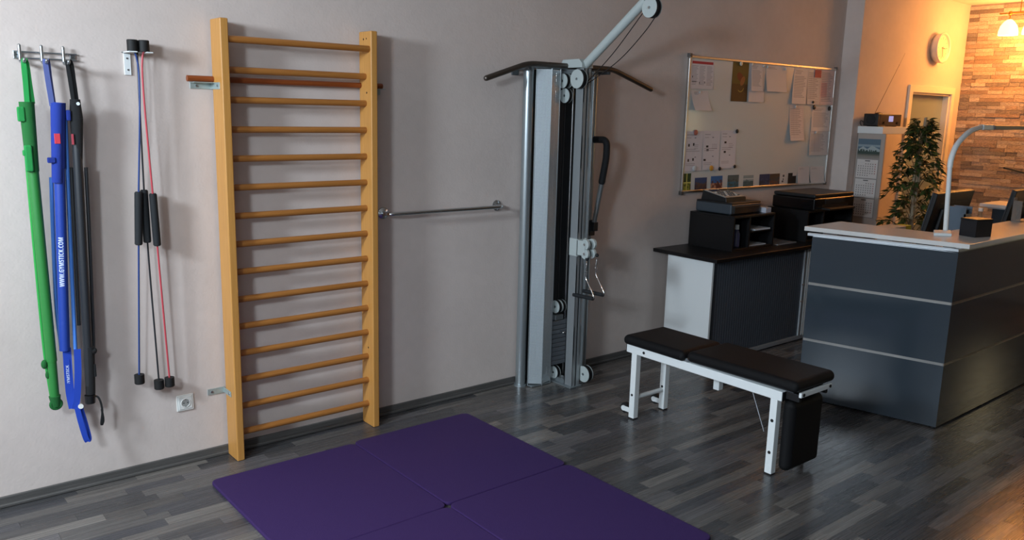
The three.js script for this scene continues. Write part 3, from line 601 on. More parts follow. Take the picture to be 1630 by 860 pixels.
  part('hinge_plate', [bx(3.60, 3.80, 0.38, 0.44, 1.876, 1.886), bx(3.62, 3.64, 0.41, 0.46, 1.88, 1.93), bx(3.76, 3.78, 0.41, 0.46, 1.88, 1.93)], blackPlastic, t);
}

// ---------------------------------------------------------------- sideboard, worktop and what stands on it
{
  const make = (x0, x1, label) => {
    const t = thing('sideboard', label, 'sideboard', [(x0 + x1) / 2, 0, 0.31], 'sideboards under the white board');
    delete t.userData.group;
    const y1 = 0.774, z0 = 0.105, z1 = 0.515;
    part('side_panel', bx(x0, x0 + 0.02, 0.012, y1, z0, z1, 0.002), whiteLaminate, t);
    part('side_panel', bx(x1 - 0.02, x1, 0.012, y1, z0, z1, 0.002), whiteLaminate, t);
    part('back_panel', bx(x0 + 0.02, x1 - 0.02, 0.012, y1, z0, z0 + 0.01), whiteLaminate, t);
    part('base_rail', [bx(x0, x1, 0.012, 0.045, z0 + 0.02, z1, 0.002)], aluminium, t, 'silver base rail');
    part('top_rail', [bx(x0 + 0.02, x1 - 0.02, 0.752, y1, z0 + 0.02, z1 - 0.004, 0.002), bx(x0 + 0.02, x0 + 0.045, 0.045, y1, z1 - 0.03, z1 - 0.002)], std(0x33373c, 0.45), t);
    const n = 40, door = part('roller_shutter', bx(x0 + 0.045, x1 - 0.07, 0.045, 0.752, z1 - 0.028, z1 - 0.014), darkTambour, t, 'dark roller shutter');
    const wsl = (x1 - x0 - 0.115) / n;
    for (let k = 0; k < n; k++) part('slat', bx(x0 + 0.045 + k * wsl + 0.001, x0 + 0.045 + (k + 1) * wsl - 0.001, 0.047, 0.75, z1 - 0.015, z1 - 0.008, 0.002, 1), darkTambour, door);
    part('shutter_handle', [bx(x1 - 0.07, x1 - 0.045, 0.045, 0.752, z1 - 0.02, z1 + 0.004, 0.004)], aluminium, door, 'silver pull strip');
    part('lock', [rod(V(x1 - 0.085, 0.47, z1 + 0.002), V(x1 - 0.045, 0.47, z1 + 0.002), 0.005), rod(V(x1 - 0.085, 0.33, z1 + 0.002), V(x1 - 0.045, 0.33, z1 + 0.002), 0.005)], aluminium, door);
    parts('foot', [rod(V(x0 + 0.05, 0, 0.16), V(x0 + 0.05, 0.013, 0.16), 0.02), rod(V(x1 - 0.05, 0, 0.16), V(x1 - 0.05, 0.013, 0.16), 0.02), rod(V(x0 + 0.05, 0, 0.47), V(x0 + 0.05, 0.013, 0.47), 0.02), rod(V(x1 - 0.05, 0, 0.47), V(x1 - 0.05, 0.013, 0.47), 0.02)], blackPlastic, t);
  };
  make(4.755, 6.005, 'low white sideboard with dark roller shutter beside the bench');
  make(6.01, 6.95, 'low white sideboard hidden behind the reception desk end');
  single('worktop', bx(4.70, 6.97, 0.774, 0.8, 0.004, 0.585, 0.003), blackWood, 'long black worktop lying across the sideboards', 'worktop', [5.83, 0.774, 0.295]);

  const cubby = (x0, x1, z0, z1, y1, label, cols) => {
    const y0 = 0.8, th = 0.016, t = thing('desktop_shelf', label, 'shelf box', [(x0 + x1) / 2, y0, (z0 + z1) / 2]);
    part('top_board', bx(x0, x1, y1 - th, y1, z0, z1, 0.001), blackWood, t);
    part('bottom_board', bx(x0, x1, y0, y0 + th, z0, z1, 0.001), blackWood, t);
    part('side_board', bx(x0, x0 + th, y0 + th, y1 - th, z0, z1), blackWood, t);
    part('side_board', bx(x1 - th, x1, y0 + th, y1 - th, z0, z1), blackWood, t);
    part('back_board', bx(x0 + th, x1 - th, y0 + th, y1 - th, z0, z0 + 0.008), blackWood, t);
    for (const f of cols) part('divider', bx(x0 + f * (x1 - x0) - th / 2, x0 + f * (x1 - x0) + th / 2, y0 + th, y1 - th, z0 + 0.008, z1 - 0.004), blackWood, t);
    part('shelf_board', bx(x0 + cols[0] * (x1 - x0) + th / 2, x1 - th, (y0 + y1) / 2 - 0.005, (y0 + y1) / 2 + 0.005, z0 + 0.008, z1 - 0.01), blackWood, t);
  };
  cubby(5.075, 5.6, 0.03, 0.435, 1.06, 'black open shelf box under the cash register', [0.4]);
  cubby(6.02, 6.72, 0.08, 0.46, 1.05, 'black open shelf box under the flat printer', [0.35]);
  single('paper_stack', bx(5.36, 5.56, 0.9355, 0.947, 0.2, 0.425, 0.001), std(0xd8dce0, 0.7), 'thin stack of white paper on the upper shelf board under the cash register', 'paper', [5.46, 0.9355, 0.31]);
  single('paper_stack', bx(5.32, 5.54, 0.8165, 0.824, 0.2, 0.41, 0.001), std(0xc9ccce, 0.7), 'thin stack of white paper on the lowest shelf board under the cash register', 'paper', [5.43, 0.8165, 0.3]);
  { const t = thing('small_bottle', 'small dark bottle with white cap inside the shelf box', 'bottle', [5.21, 0.816, 0.37]);
    part('body', lathe([[0, 0], [0.024, 0], [0.026, 0.01], [0.026, 0.1], [0.014, 0.125], [0.014, 0.135]], 20).translate(5.21, 0.816, 0.37), std(0x4a4660, 0.35), t);
    part('cap', rod(V(5.21, 0.951, 0.37), V(5.21, 0.985, 0.37), 0.016, 0.015, 18), whitePlastic, t, 'white cap'); }

  // cash register
  {
    const t = thing('cash_register', 'black cash register with silver sloping keypad on shelf box', 'cash register', [5.3, 1.06, 0.21]);
    part('drawer_case', [bx(5.115, 5.49, 1.064, 1.142, 0.045, 0.375, 0.012, 3)], std(0x3c434a, 0.4), t);
    part('case_lid', bx(5.118, 5.487, 1.134, 1.152, 0.048, 0.372, 0.006), blackPlastic, t);
    part('drawer_front', bx(5.15, 5.46, 1.07, 1.122, 0.3745, 0.379, 0.002), blackPlastic, t);
    parts('foot', [disc(V(5.14, 1.062, 0.07), V(0, 1, 0), 0.01, 0.004), disc(V(5.47, 1.062, 0.07), V(0, 1, 0), 0.01, 0.004), disc(V(5.14, 1.062, 0.35), V(0, 1, 0), 0.01, 0.004), disc(V(5.47, 1.062, 0.35), V(0, 1, 0), 0.01, 0.004)], rubber, t);
    const s = new THREE.Shape([[0.07, 1.152], [0.085, 1.218], [0.295, 1.178], [0.3, 1.152]].map(([z, y]) => new THREE.Vector2(z, y)));
    const con = part('console', new THREE.ExtrudeGeometry(s, { depth: 0.24, bevelEnabled: true, bevelSize: 0.003, bevelThickness: 0.003, bevelSegments: 2 }).rotateY(-Math.PI / 2).translate(5.39, 0, 0), blackPlastic, t);
    const onTop = (g, x, f) => g.rotateX(Math.atan2(0.04, 0.21)).translate(x, 1.218 - 0.04 * f + 0.005, 0.085 + 0.21 * f);
    part('keypad_plate', onTop(new RoundedBoxGeometry(0.238, 0.006, 0.205, 2, 0.002), 5.27, 0.5), std(0xb5b4ae, 0.35, { metalness: 0.5 }), con, 'silver keypad plate');
    part('display', onTop(new RoundedBoxGeometry(0.1, 0.004, 0.04, 2, 0.001).translate(0, 0.004, 0), 5.23, 0.2), std(0x15181a, 0.15), con);
    part('paper_slot', onTop(new RoundedBoxGeometry(0.07, 0.008, 0.03, 2, 0.002).translate(0, 0.004, 0), 5.34, 0.18), blackPlastic, con);
    const keyG = new RoundedBoxGeometry(0.016, 0.006, 0.013, 1, 0.002), km = std(0x5c5f60, 0.5), kw = std(0xd0d0ca, 0.5);
    for (let i = 0; i < 7; i++) for (let j = 0; j < 4; j++) part('key', onTop(keyG.clone().translate(0, 0.005, 0), 5.185 + i * 0.027, 0.42 + j * 0.14), (i + j) % 4 ? km : kw, con);
  }
  single('note_box', bx(5.505, 5.575, 1.0605, 1.1, 0.33, 0.41, 0.003), std(0xb8bcc8, 0.6), 'small pale note box beside the cash register', 'box', [5.54, 1.06, 0.37]);
  // flat printer
  {
    const t = thing('printer', 'flat black printer on the shelf box behind the desk', 'printer', [6.36, 1.05, 0.3]);
    part('body', bx(6.05, 6.66, 1.052, 1.15, 0.1, 0.49, 0.012, 3), blackGloss, t);
    part('lid', bx(6.055, 6.655, 1.152, 1.182, 0.105, 0.485, 0.01, 3), blackPlastic, t);
    part('paper_tray', bx(6.16, 6.56, 1.058, 1.072, 0.44, 0.56, 0.003), blackPlastic, t);
    part('control_panel', bx(6.2, 6.5, 1.10, 1.14, 0.4895, 0.494, 0.002), std(0x2a2b2e, 0.25), t);
    part('output_slot', bx(6.16, 6.56, 1.075, 1.095, 0.4895, 0.492), std(0x040404, 0.9), t);
  }
  single('carton', bx(6.3, 6.52, 0.8165, 0.895, 0.3, 0.45, 0.002), std(0xb7c3d4, 0.5), 'pale carton inside the shelf box under the printer', 'carton', [6.41, 0.8165, 0.37]);
  single('clear_folder', bx(5.66, 5.92, 0.8005, 0.807, 0.22, 0.44, 0.002), std(0x8d8f92, 0.2), 'grey document folder lying on the black worktop', 'folder', [5.79, 0.8, 0.33]);
  { const t = thing('tape_dispenser', 'small grey tape dispenser on the black worktop', 'tape dispenser', [5.66, 0.8, 0.13]);
    part('base', bx(5.62, 5.72, 0.8, 0.825, 0.11, 0.15, 0.006), std(0x3a3a3a, 0.5), t);
    part('roll', disc(V(5.665, 0.845, 0.13), V(0, 0, 1), 0.025, 0.02), std(0x9a958c, 0.5), t); }
}

// ---------------------------------------------------------------- white board with its sheets
{
  const x0 = 4.962, x1 = 6.992, y0 = 1.20, y1 = 2.215;
  const t = thing('white_board', 'large magnetic white board with aluminium frame on the wall', 'white board', [(x0 + x1) / 2, y0, 0]);
  part('panel', bx(x0 + 0.01, x1 - 0.01, y0 + 0.01, y1 - 0.01, 0.004, 0.014), new THREE.MeshPhysicalMaterial({ color: 0xd3d8d6, roughness: 0.32, clearcoat: 0.6, clearcoatRoughness: 0.12 }), t);
  for (const g of [bx(x0, x1, y1 - 0.018, y1, 0.002, 0.024, 0.004), bx(x0, x1, y0, y0 + 0.018, 0.002, 0.024, 0.004), bx(x0, x0 + 0.018, y0 + 0.018, y1 - 0.018, 0.002, 0.024, 0.004), bx(x1 - 0.018, x1, y0 + 0.018, y1 - 0.018, 0.002, 0.024, 0.004)]) part('frame_profile', g, metal(0xd2cfca, 0.3), t);
  for (const x of [x0, x1]) for (const y of [y0, y1]) part('corner_cap', bx(x - 0.006, x + 0.024 * (x === x0 ? 1 : 0) + (x === x1 ? 0.006 : 0) - (x === x1 ? 0.0 : 0), y - 0.014, y + 0.014, 0.0, 0.028, 0.004), std(0x55524f, 0.5), t, 'grey plastic corner');
  // prints (illegible at this distance: only lines, blocks and colours)
  const lines = (c, x, y, w, n, gap, col = '#8d8890', jag = 0.35) => { c.fillStyle = col; for (let i = 0; i < n; i++) c.fillRect(x, y + i * gap, w * (1 - jag * rnd()), Math.max(1, gap * 0.28)); };
  const sheetTex = (bg, draw, w = 210, h = 297) => canvasTex(w, h, (c) => { c.fillStyle = bg; c.fillRect(0, 0, w, h); draw(c, w, h); });
  const T = {
    notice: sheetTex('#dedadd', (c, w, h) => { c.fillStyle = '#b8323f'; c.fillRect(12, 4, w - 24, 20); lines(c, 14, 40, 80, 14, 11); lines(c, 110, 40, 80, 14, 11); lines(c, 205, 40, 80, 14, 11); c.fillStyle = '#333'; c.fillRect(20, 120, 8, 14); c.fillRect(14, 160, 60, 6); c.fillRect(112, 165, 8, 14); c.fillRect(180, 160, 8, 14); }, 297, 220),
    note: sheetTex('#dfd9d8', (c, w, h) => { c.strokeStyle = '#777'; c.strokeRect(40, 20, 46, 40); lines(c, 42, 26, 40, 4, 9); }),
    olive: sheetTex('#6d5c28', (c, w, h) => { c.fillStyle = '#5d4321'; c.fillRect(0, h * 0.55, w, h * 0.45); c.fillStyle = '#7a3a22'; c.beginPath(); c.ellipse(105, 110, 44, 30, 0.5, 0, 7); c.fill(); c.fillStyle = '#a2683a'; c.beginPath(); c.ellipse(140, 140, 24, 40, 0.6, 0, 7); c.fill(); c.strokeStyle = '#b5a04e'; c.lineWidth = 7; c.beginPath(); c.arc(118, 180, 42, 0.3, 2.4); c.stroke(); }),
    text: sheetTex('#e2dbda', (c, w) => { lines(c, 20, 24, 120, 3, 12); lines(c, 20, 70, w - 40, 14, 13); }),
    plain: sheetTex('#e3dbd9', (c, w) => { lines(c, 22, 28, 90, 2, 14, '#a8a2a4'); }),
    table: sheetTex('#dcd6d6', (c, w, h) => { c.strokeStyle = '#9a949a'; for (let i = 0; i < 16; i++) { c.beginPath(); c.moveTo(12, 30 + i * 16); c.lineTo(w - 12, 30 + i * 16); c.stroke(); } for (let i = 0; i < 5; i++) { c.beginPath(); c.moveTo(12 + i * 46, 30); c.lineTo(12 + i * 46, h - 27); c.stroke(); } lines(c, 16, 34, 170, 14, 16, '#a09aa0'); }),
    pinkish: sheetTex('#d9c6c8', (c, w) => { c.fillStyle = '#cfa3aa'; c.fillRect(16, 110, 90, 120); lines(c, 20, 24, w - 40, 18, 14); }),
    plans: [0, 1, 2].map((k) => sheetTex('#dcdadf', (c, w, h) => {
      lines(c, 20, 26, 90, 1, 10, '#666'); lines(c, 20, 48, 60, 1, 9, '#888'); c.fillStyle = '#222';
      const b = [[[40, 94], [96, 88], [40, 206], [96, 200]], [[40, 110], [46, 138], [16, 212]], [[50, 86], [48, 160]]][k];
      for (const [x, y] of b) c.fillRect(x, y, k === 0 ? 17 : 28, k === 0 ? 20 : 15);
      lines(c, 20, 132, w - 50, 2, 14, '#a5a2a8'); lines(c, 110, 100, 70, 3, 14, '#b0adb3'); lines(c, 20, 240, w - 80, 2, 12, '#a5a2a8');
      c.fillStyle = '#70747e'; c.fillRect(110, 46, 20, 6); c.fillRect(120, 190, 18, 6);
    })),
    photo: [['#33502b', '#8a8f2e', '#23301f'], ['#2b4a78', '#3b3442', '#5a4638'], ['#2f6aa8', '#b88d72', '#5a2f2a'], ['#4f6468', '#2c6b86', '#3a4c4a'], ['#8fa0a4', '#4c6468', '#3a5558'], ['#2a3a62', '#303244', '#3c4a6a'], ['#4a4038', '#5c4038', '#32404c']].map(([a, b, d], k) => sheetTex(a, (c, w, h) => {
      c.fillStyle = b; c.fillRect(0, h * 0.55, w, h * 0.45); c.fillStyle = d;
      for (let i = 0; i < 26; i++) { c.globalAlpha = 0.6; c.fillRect(rnd() * w, h * (0.3 + 0.6 * rnd()), 10 + 24 * rnd(), 6 + 14 * rnd()); }
      c.globalAlpha = 1;
      if (k === 2) { c.beginPath(); c.moveTo(70, h); c.lineTo(90, 40); c.lineTo(150, h); c.fill(); }
      if (k === 0) { c.fillStyle = '#c9c66a'; c.fillRect(w * 0.45, 0, w * 0.12, h); c.fillRect(0, h * 0.5, w, h * 0.08); }
      if (k === 4) { c.fillStyle = '#c8d0d0'; c.fillRect(0, h * 0.28, w, h * 0.1); }
    }, 150, 100)),
    slip: sheetTex('#d8d6d2', (c, w, h) => { c.fillStyle = '#55585a'; c.fillRect(26, 20, 30, 24); c.fillRect(14, 84, 30, 20); c.fillRect(30, 60, 16, 20); }, 76, 130),
    dark: sheetTex('#17171a', (c, w, h) => { c.fillStyle = '#d9d6d6'; c.fillRect(w * 0.55, 0, w * 0.45, h * 0.28); }, 130, 100),
    red: sheetTex('#b85a5c', (c) => { lines(c, 10, 14, 150, 4, 20, '#9c4448'); }, 200, 130),
  };
  const paperMats = new Map();
  const pm = (tex) => { if (!paperMats.has(tex)) paperMats.set(tex, new THREE.MeshStandardMaterial({ map: tex, roughness: 0.7, side: THREE.DoubleSide })); return paperMats.get(tex); };
  // a hung sheet: held at its top, its foot bowing away from the board
  const sheet = (name, label, cat, [cx, cy, w, h], lean, tex, z, bow, group) => {
    const g = new THREE.PlaneGeometry(w, h, 4, 8), p = g.attributes.position;
    for (let i = 0; i < p.count; i++) { const f = 0.5 - p.getY(i) / h; p.setX(i, p.getX(i) + lean * (f - 0.5)); p.setZ(i, bow * f * f + 0.0004); }
    g.computeVertexNormals();
    single(name, g.translate(cx, cy, z), pm(tex), label, cat, [cx, cy - h / 2, z], group);
  };
  const zB = 0.0145;
  sheet('paper_notice', 'landscape paper notice with red header strip on white board', 'paper', [5.127, 2.078, 0.27, 0.205], 0.0, T.notice, zB + 0.001, 0.004);
  sheet('paper_note', 'plain pink-white note curling below the red-headed notice', 'paper', [5.123, 1.891, 0.201, 0.145], 0.03, T.note, zB, 0.03);
  sheet('poster', 'narrow olive brown picture poster on white board', 'poster', [5.599, 2.046, 0.21, 0.3], 0.0, T.olive, zB, 0.003);
  sheet('paper_sheet', 'long white sheet hanging just beside the olive poster', 'paper', [5.819, 2.046, 0.21, 0.3], 0.0, T.plain, zB + 0.0005, 0.012);
  sheet('paper_slip', 'shorter printed slip pinned over the long sheet', 'paper', [5.805, 2.088, 0.155, 0.21], 0.0, T.text, zB + 0.006, 0.02);
  sheet('paper_sheet', 'landscape sheet with pale print pinned by two clear magnets', 'paper', [6.085, 2.092, 0.29, 0.212], 0.01, T.plain, zB, 0.02);
  sheet('paper_sheet', 'printed sheet in shiny plastic sleeve, leftmost of upper trio', 'paper', [6.437, 2.046, 0.215, 0.3], -0.03, T.text, zB + 0.001, 0.02);
  sheet('paper_sheet', 'printed table sheet in the middle of the upper trio', 'paper', [6.652, 2.046, 0.2, 0.3], 0.0, T.table, zB + 0.002, 0.012);
  sheet('paper_sheet', 'pinkish printed sheet beside the frame corner of white board', 'paper', [6.866, 2.046, 0.222, 0.3], 0.0, T.pinkish, zB + 0.0008, 0.01);
  sheet('red_card', 'small red card tucked over the upper trio of sheets', 'card', [6.70, 2.158, 0.1, 0.066], 0.0, T.red, zB + 0.006, 0.002);
  sheet('paper_sheet', 'single portrait sheet hanging below the upper trio', 'paper', [6.434, 1.737, 0.212, 0.3], 0.02, T.table, zB, 0.025);
  sheet('paper_sheet', 'landscape sheet held by two black magnets on white board', 'paper', [6.818, 1.772, 0.3, 0.212], 0.0, T.text, zB, 0.008);
  sheet('paper_sheet', 'landscape sheet with small slips hanging under two-magnet sheet', 'paper', [6.816, 1.562, 0.3, 0.21], 0.0, T.table, zB + 0.001, 0.012);
  sheet('paper_sheet', 'exercise plan sheet with four black blocks on white board', 'paper', [5.082, 1.513, 0.21, 0.3], 0.0, T.plans[0], zB, 0.006);
  sheet('paper_sheet', 'exercise plan sheet with three black blocks on white board', 'paper', [5.296, 1.516, 0.21, 0.3], 0.0, T.plans[1], zB + 0.0006, 0.006);
  sheet('paper_sheet', 'exercise plan sheet with two black blocks on white board', 'paper', [5.509, 1.522, 0.2, 0.298], 0.0, T.plans[2], zB + 0.001, 0.006);
  const pl = ['green and yellow upright photo card at board corner', 'night town photo card with dark blue sky', 'photo card of a red figure before blue sky', 'photo card of a grey bay with blue water', 'photo card with pale cloudy sky and grey water', 'dark blue photo card next to brown one', 'brown and blue photo card next to dark blue one'];
  [[5.025, 1.281, 0.1, 0.13], [5.197, 1.262, 0.148, 0.095], [5.394, 1.266, 0.148, 0.1], [5.609, 1.268, 0.148, 0.098], [5.814, 1.264, 0.14, 0.09], [6.04, 1.263, 0.146, 0.097], [6.188, 1.263, 0.146, 0.095]].forEach((r, k) => sheet('photo_card', pl[k] + ' along the bottom of white board', 'photo', r, 0, T.photo[k], zB, 0.003, 'photo cards along the bottom of the white board'));
  sheet('paper_slip', 'narrow pale slip with dark marks beside the black card', 'paper', [6.316, 1.263, 0.068, 0.1], 0.0, T.slip, zB, 0.002);
  sheet('black_card', 'black card with cut-away corner at bottom of white board', 'card', [6.449, 1.262, 0.125, 0.095], 0.0, T.dark, zB, 0.002);
  sheet('paper_sheet', 'small lilac white sheet under a black clip beside black card', 'paper', [6.617, 1.288, 0.18, 0.145], -0.01, T.plain, zB, 0.02);
  sheet('paper_sheet', 'small folded sheet in lower corner of white board', 'paper', [6.836, 1.284, 0.225, 0.145], 0.0, T.plain, zB, 0.02);
  // magnets
  const mag = (x, y, r, col, label, zz = 0.0) => {
    const g = lathe([[0, 0], [r, 0], [r, 0.005], [r * 0.85, 0.008], [0, 0.009]], 18).rotateX(Math.PI / 2).translate(x, y, zB + 0.002 + zz);
    single('magnet', g, std(col, 0.35), label, 'magnet', [x, y, zB + 0.002]);
  };
  mag(5.592, 2.186, 0.017, 0xd7d3c4, 'cream magnet at the top of the olive poster', 0.001);
  mag(5.73, 2.186, 0.011, 0xd9d4cc, 'small pale magnet at left top of the long white sheet', 0.008);
  mag(5.895, 2.184, 0.011, 0xd9d4cc, 'small pale magnet at right top of the long white sheet', 0.003);
  mag(5.111, 1.952, 0.01, 0xe0dcd8, 'small white magnet on the curling note', 0.001);
  mag(5.95, 2.18, 0.011, 0xcfd3d4, 'clear magnet at one end of the landscape sheet', 0.002);
  mag(6.2, 2.174, 0.011, 0xcfd3d4, 'clear magnet at other end of the landscape sheet', 0.003);
  mag(5.09, 1.654, 0.021, 0xb0665a, 'red brown magnet above the four-block plan sheet', 0.001);
  mag(5.605, 1.664, 0.016, 0x28282b, 'black magnet at the top of the two-block plan sheet', 0.002);
  mag(5.098, 1.383, 0.02, 0xdde0e0, 'white magnet at the foot of the four-block plan sheet', 0.006);
  mag(5.303, 1.38, 0.021, 0xd39a3a, 'orange yellow magnet at the foot of the three-block plan sheet', 0.006);
  mag(5.408, 1.373, 0.015, 0x28282b, 'black magnet between the three-block and two-block plan feet', 0.007);
  mag(5.6, 1.386, 0.014, 0x28282b, 'small black magnet at the foot of the two-block plan sheet', 0.007);
  mag(6.684, 1.872, 0.02, 0x232327, 'black magnet nearer the single portrait sheet', 0.004);
  mag(6.93, 1.867, 0.02, 0x232327, 'black magnet nearer the board frame', 0.004);
  mag(6.4, 1.872, 0.012, 0xd5d2ce, 'pale magnet on the single portrait sheet', 0.003);
  mag(6.644, 1.916, 0.011, 0x302c2c, 'small dark magnet at the foot of the table sheet', 0.014);
  mag(6.754, 1.655, 0.012, 0xe0dcd8, 'white magnet on the lower landscape sheet', 0.003);
}

// ---------------------------------------------------------------- shelf with radio, calendar, clock
{
  const t = thing('wall_shelf', 'white shelf board on a tall grey side panel', 'shelf', [7.43, 0, OZ]);
  part('shelf_board', bx(7.195, 7.68, 1.658, 1.72, OZ, 0.4, 0.003), whiteLaminate, t);
  part('side_panel', bx(7.205, 7.225, 0, 1.658, OZ + 0.005, 0.425, 0.002), std(0xb3a79e, 0.6), t, 'grey side panel');
}
{
  const t = thing('radio', 'black table radio with lit display on the white shelf', 'radio', [7.45, 1.72, 0.28]);
  const P = (x0, x1, y0, y1, z0, z1, r) => bx(x0, x1, y0, y1, z0, z1, r);
  part('body', P(7.215, 7.64, 1.726, 1.832, 0.2, 0.335, 0.006), blackPlastic, t);
  parts('foot', [P(7.25, 7.28, 1.72, 1.728, 0.22, 0.31), P(7.58, 7.61, 1.72, 1.728, 0.22, 0.31)], rubber, t);
  part('speaker', [new THREE.TorusGeometry(0.038, 0.004, 8, 28).rotateY(-Math.PI / 2).translate(7.214, 1.78, 0.268), disc(V(7.2135, 1.78, 0.268), V(1, 0, 0), 0.036, 0.003)], std(0x1d1e20, 0.8), t, 'round side speaker');
  part('front_panel', P(7.25, 7.63, 1.733, 1.825, 0.334, 0.338, 0.001), std(0x2a2420, 0.4), t);
  part('screen', P(7.40, 7.48, 1.765, 1.815, 0.3375, 0.34, 0.001), new THREE.MeshStandardMaterial({ color: 0x8090c0, emissive: new THREE.Color().setRGB(0.25, 0.28, 0.6), roughness: 0.3 }), t, 'lit blue display');
  for (const x of [7.31, 7.55]) part('knob', disc(V(x, 1.752, 0.343), V(0, 0, 1), 0.012, 0.012), blackGloss, t);
  part('handle', new THREE.SphereGeometry(0.05, 16, 8, 0, Math.PI * 2, 0, Math.PI / 2).scale(1.1, 0.3, 0.5).translate(7.34, 1.831, 0.27), blackGloss, t);
  part('antenna', [rod(V(7.305, 1.83, 0.25), V(7.66, 2.275, 0.25), 0.0025, 0.002, 8), rod(V(7.66, 2.275, 0.25), V(7.745, 2.385, 0.25), 0.0012, 0.0012, 8), new THREE.SphereGeometry(0.004, 8, 6).translate(7.66, 2.275, 0.25)], metal(0x8f8175, 0.3), t, 'thin telescopic antenna');
  part('power_cord', tube([V(7.23, 1.75, 0.2), V(7.21, 1.77, 0.18), V(7.2, 1.745, 0.18), V(7.215, 1.724, 0.185)], 0.003, 24, 6), blackPlastic, t);
}
{
  // three-month wall calendar hung on the side panel
  const X = 7.2035, t = thing('wall_calendar', 'three-month wall calendar with mountain picture on grey panel', 'calendar', [X, 0.91, 0.285]);
  const face = (w, h, tex, y, dz = 0) => new THREE.PlaneGeometry(w, h).rotateY(-Math.PI / 2).translate(X - 0.0012, y, 0.285 + dz);
  part('backing_card', bx(X - 0.0008, X + 0.0008, 0.905, 1.61, 0.18, 0.39), std(0x9a938e, 0.8), t);
  const pic = canvasTex(256, 256, (c, w, h) => {
    c.fillStyle = '#5d7484'; c.fillRect(0, 0, w, h); c.fillStyle = '#8fa0a8'; c.fillRect(0, h * 0.3, w, h * 0.12);
    c.fillStyle = '#a9b4b4'; c.beginPath(); c.moveTo(0, 150); c.lineTo(60, 105); c.lineTo(110, 140); c.lineTo(160, 88); c.lineTo(256, 140); c.lineTo(256, 190); c.lineTo(0, 190); c.fill();
    c.fillStyle = '#3a4a44'; c.fillRect(0, 170, w, 40); for (let i = 0; i < 30; i++) c.fillRect(rnd() * w, 140 + rnd() * 40, 12, 30);
    c.fillStyle = '#6b6a60'; c.fillRect(0, 208, w, 20); c.fillStyle = '#8b857c'; c.fillRect(0, 228, w, 28);
  });
  part('picture', face(0.205, 0.165, pic, 1.527), new THREE.MeshStandardMaterial({ map: pic, roughness: 0.5 }), t, 'mountain lake picture');
  const month = (k) => canvasTex(256, 224, (c, w, h) => {
    c.fillStyle = '#d8d1cc'; c.fillRect(0, 0, w, h); c.fillStyle = '#5f5a58'; c.fillRect(98, 10, 62, 12);
    for (let j = 0; j < 6; j++) for (let i = 0; i < 8; i++) { c.fillStyle = i === 7 ? '#a0605a' : '#76706e'; if (!(j === 0 && i < 3 + k) && !(j === 5 && i > 4)) c.fillRect(18 + i * 29, 48 + j * 28, 13, 11); }
    c.strokeStyle = '#b4aca8'; for (let j = 0; j < 7; j++) { c.beginPath(); c.moveTo(10, 40 + j * 28); c.lineTo(w - 10, 40 + j * 28); c.stroke(); }
  });
  [1.345, 1.17, 0.995].forEach((y, k) => part('month_sheet', face(0.195, 0.165, null, y), new THREE.MeshStandardMaterial({ map: month(k), roughness: 0.7 }), t, 'printed month grid'));
}
{
  const c = V(8.53, 2.482, OZ), t = thing('wall_clock', 'round wall clock with pale rim above the doorway', 'clock', [8.53, 2.34, OZ]);
  part('case', lathe([[0, 0], [0.128, 0], [0.136, 0.03], [0.143, 0.065], [0.146, 0.074], [0.140, 0.08], [0.122, 0.074], [0.12, 0.06], [0, 0.06]], 48).rotateX(Math.PI / 2).translate(c.x, c.y, c.z), std(0xe8e0d2, 0.3), t);
  const face = canvasTex(256, 256, (k, w) => {
    k.fillStyle = '#eadfcd'; k.fillRect(0, 0, w, w); k.translate(w / 2, w / 2); k.fillStyle = '#6b5340';
    for (let i = 0; i < 12; i++) { k.save(); k.rotate(i * Math.PI / 6); k.fillRect(-2.5, -112, 5, i % 3 ? 14 : 24); k.restore(); }
  });
  part('dial', new THREE.CircleGeometry(0.119, 48).translate(c.x, c.y, c.z + 0.0605), new THREE.MeshStandardMaterial({ map: face, roughness: 0.5 }), t, 'cream dial with hour marks');
  const hand = (len, w, ang, z) => bx(-w / 2, w / 2, -0.015, len, 0, 0.0015).rotateZ(-ang).translate(c.x, c.y, c.z + z);
  part('hand', hand(0.058, 0.006, 1.66, 0.063), std(0x4a3828, 0.5), t);
  part('hand', hand(0.088, 0.004, 3.0, 0.066), std(0x4a3828, 0.5), t);
  part('cover_glass', new THREE.CircleGeometry(0.121, 48).translate(c.x, c.y, c.z + 0.0735), new THREE.MeshPhysicalMaterial({ color: 0xffffff, roughness: 0.03, transmission: 1, thickness: 0 }), t);
}

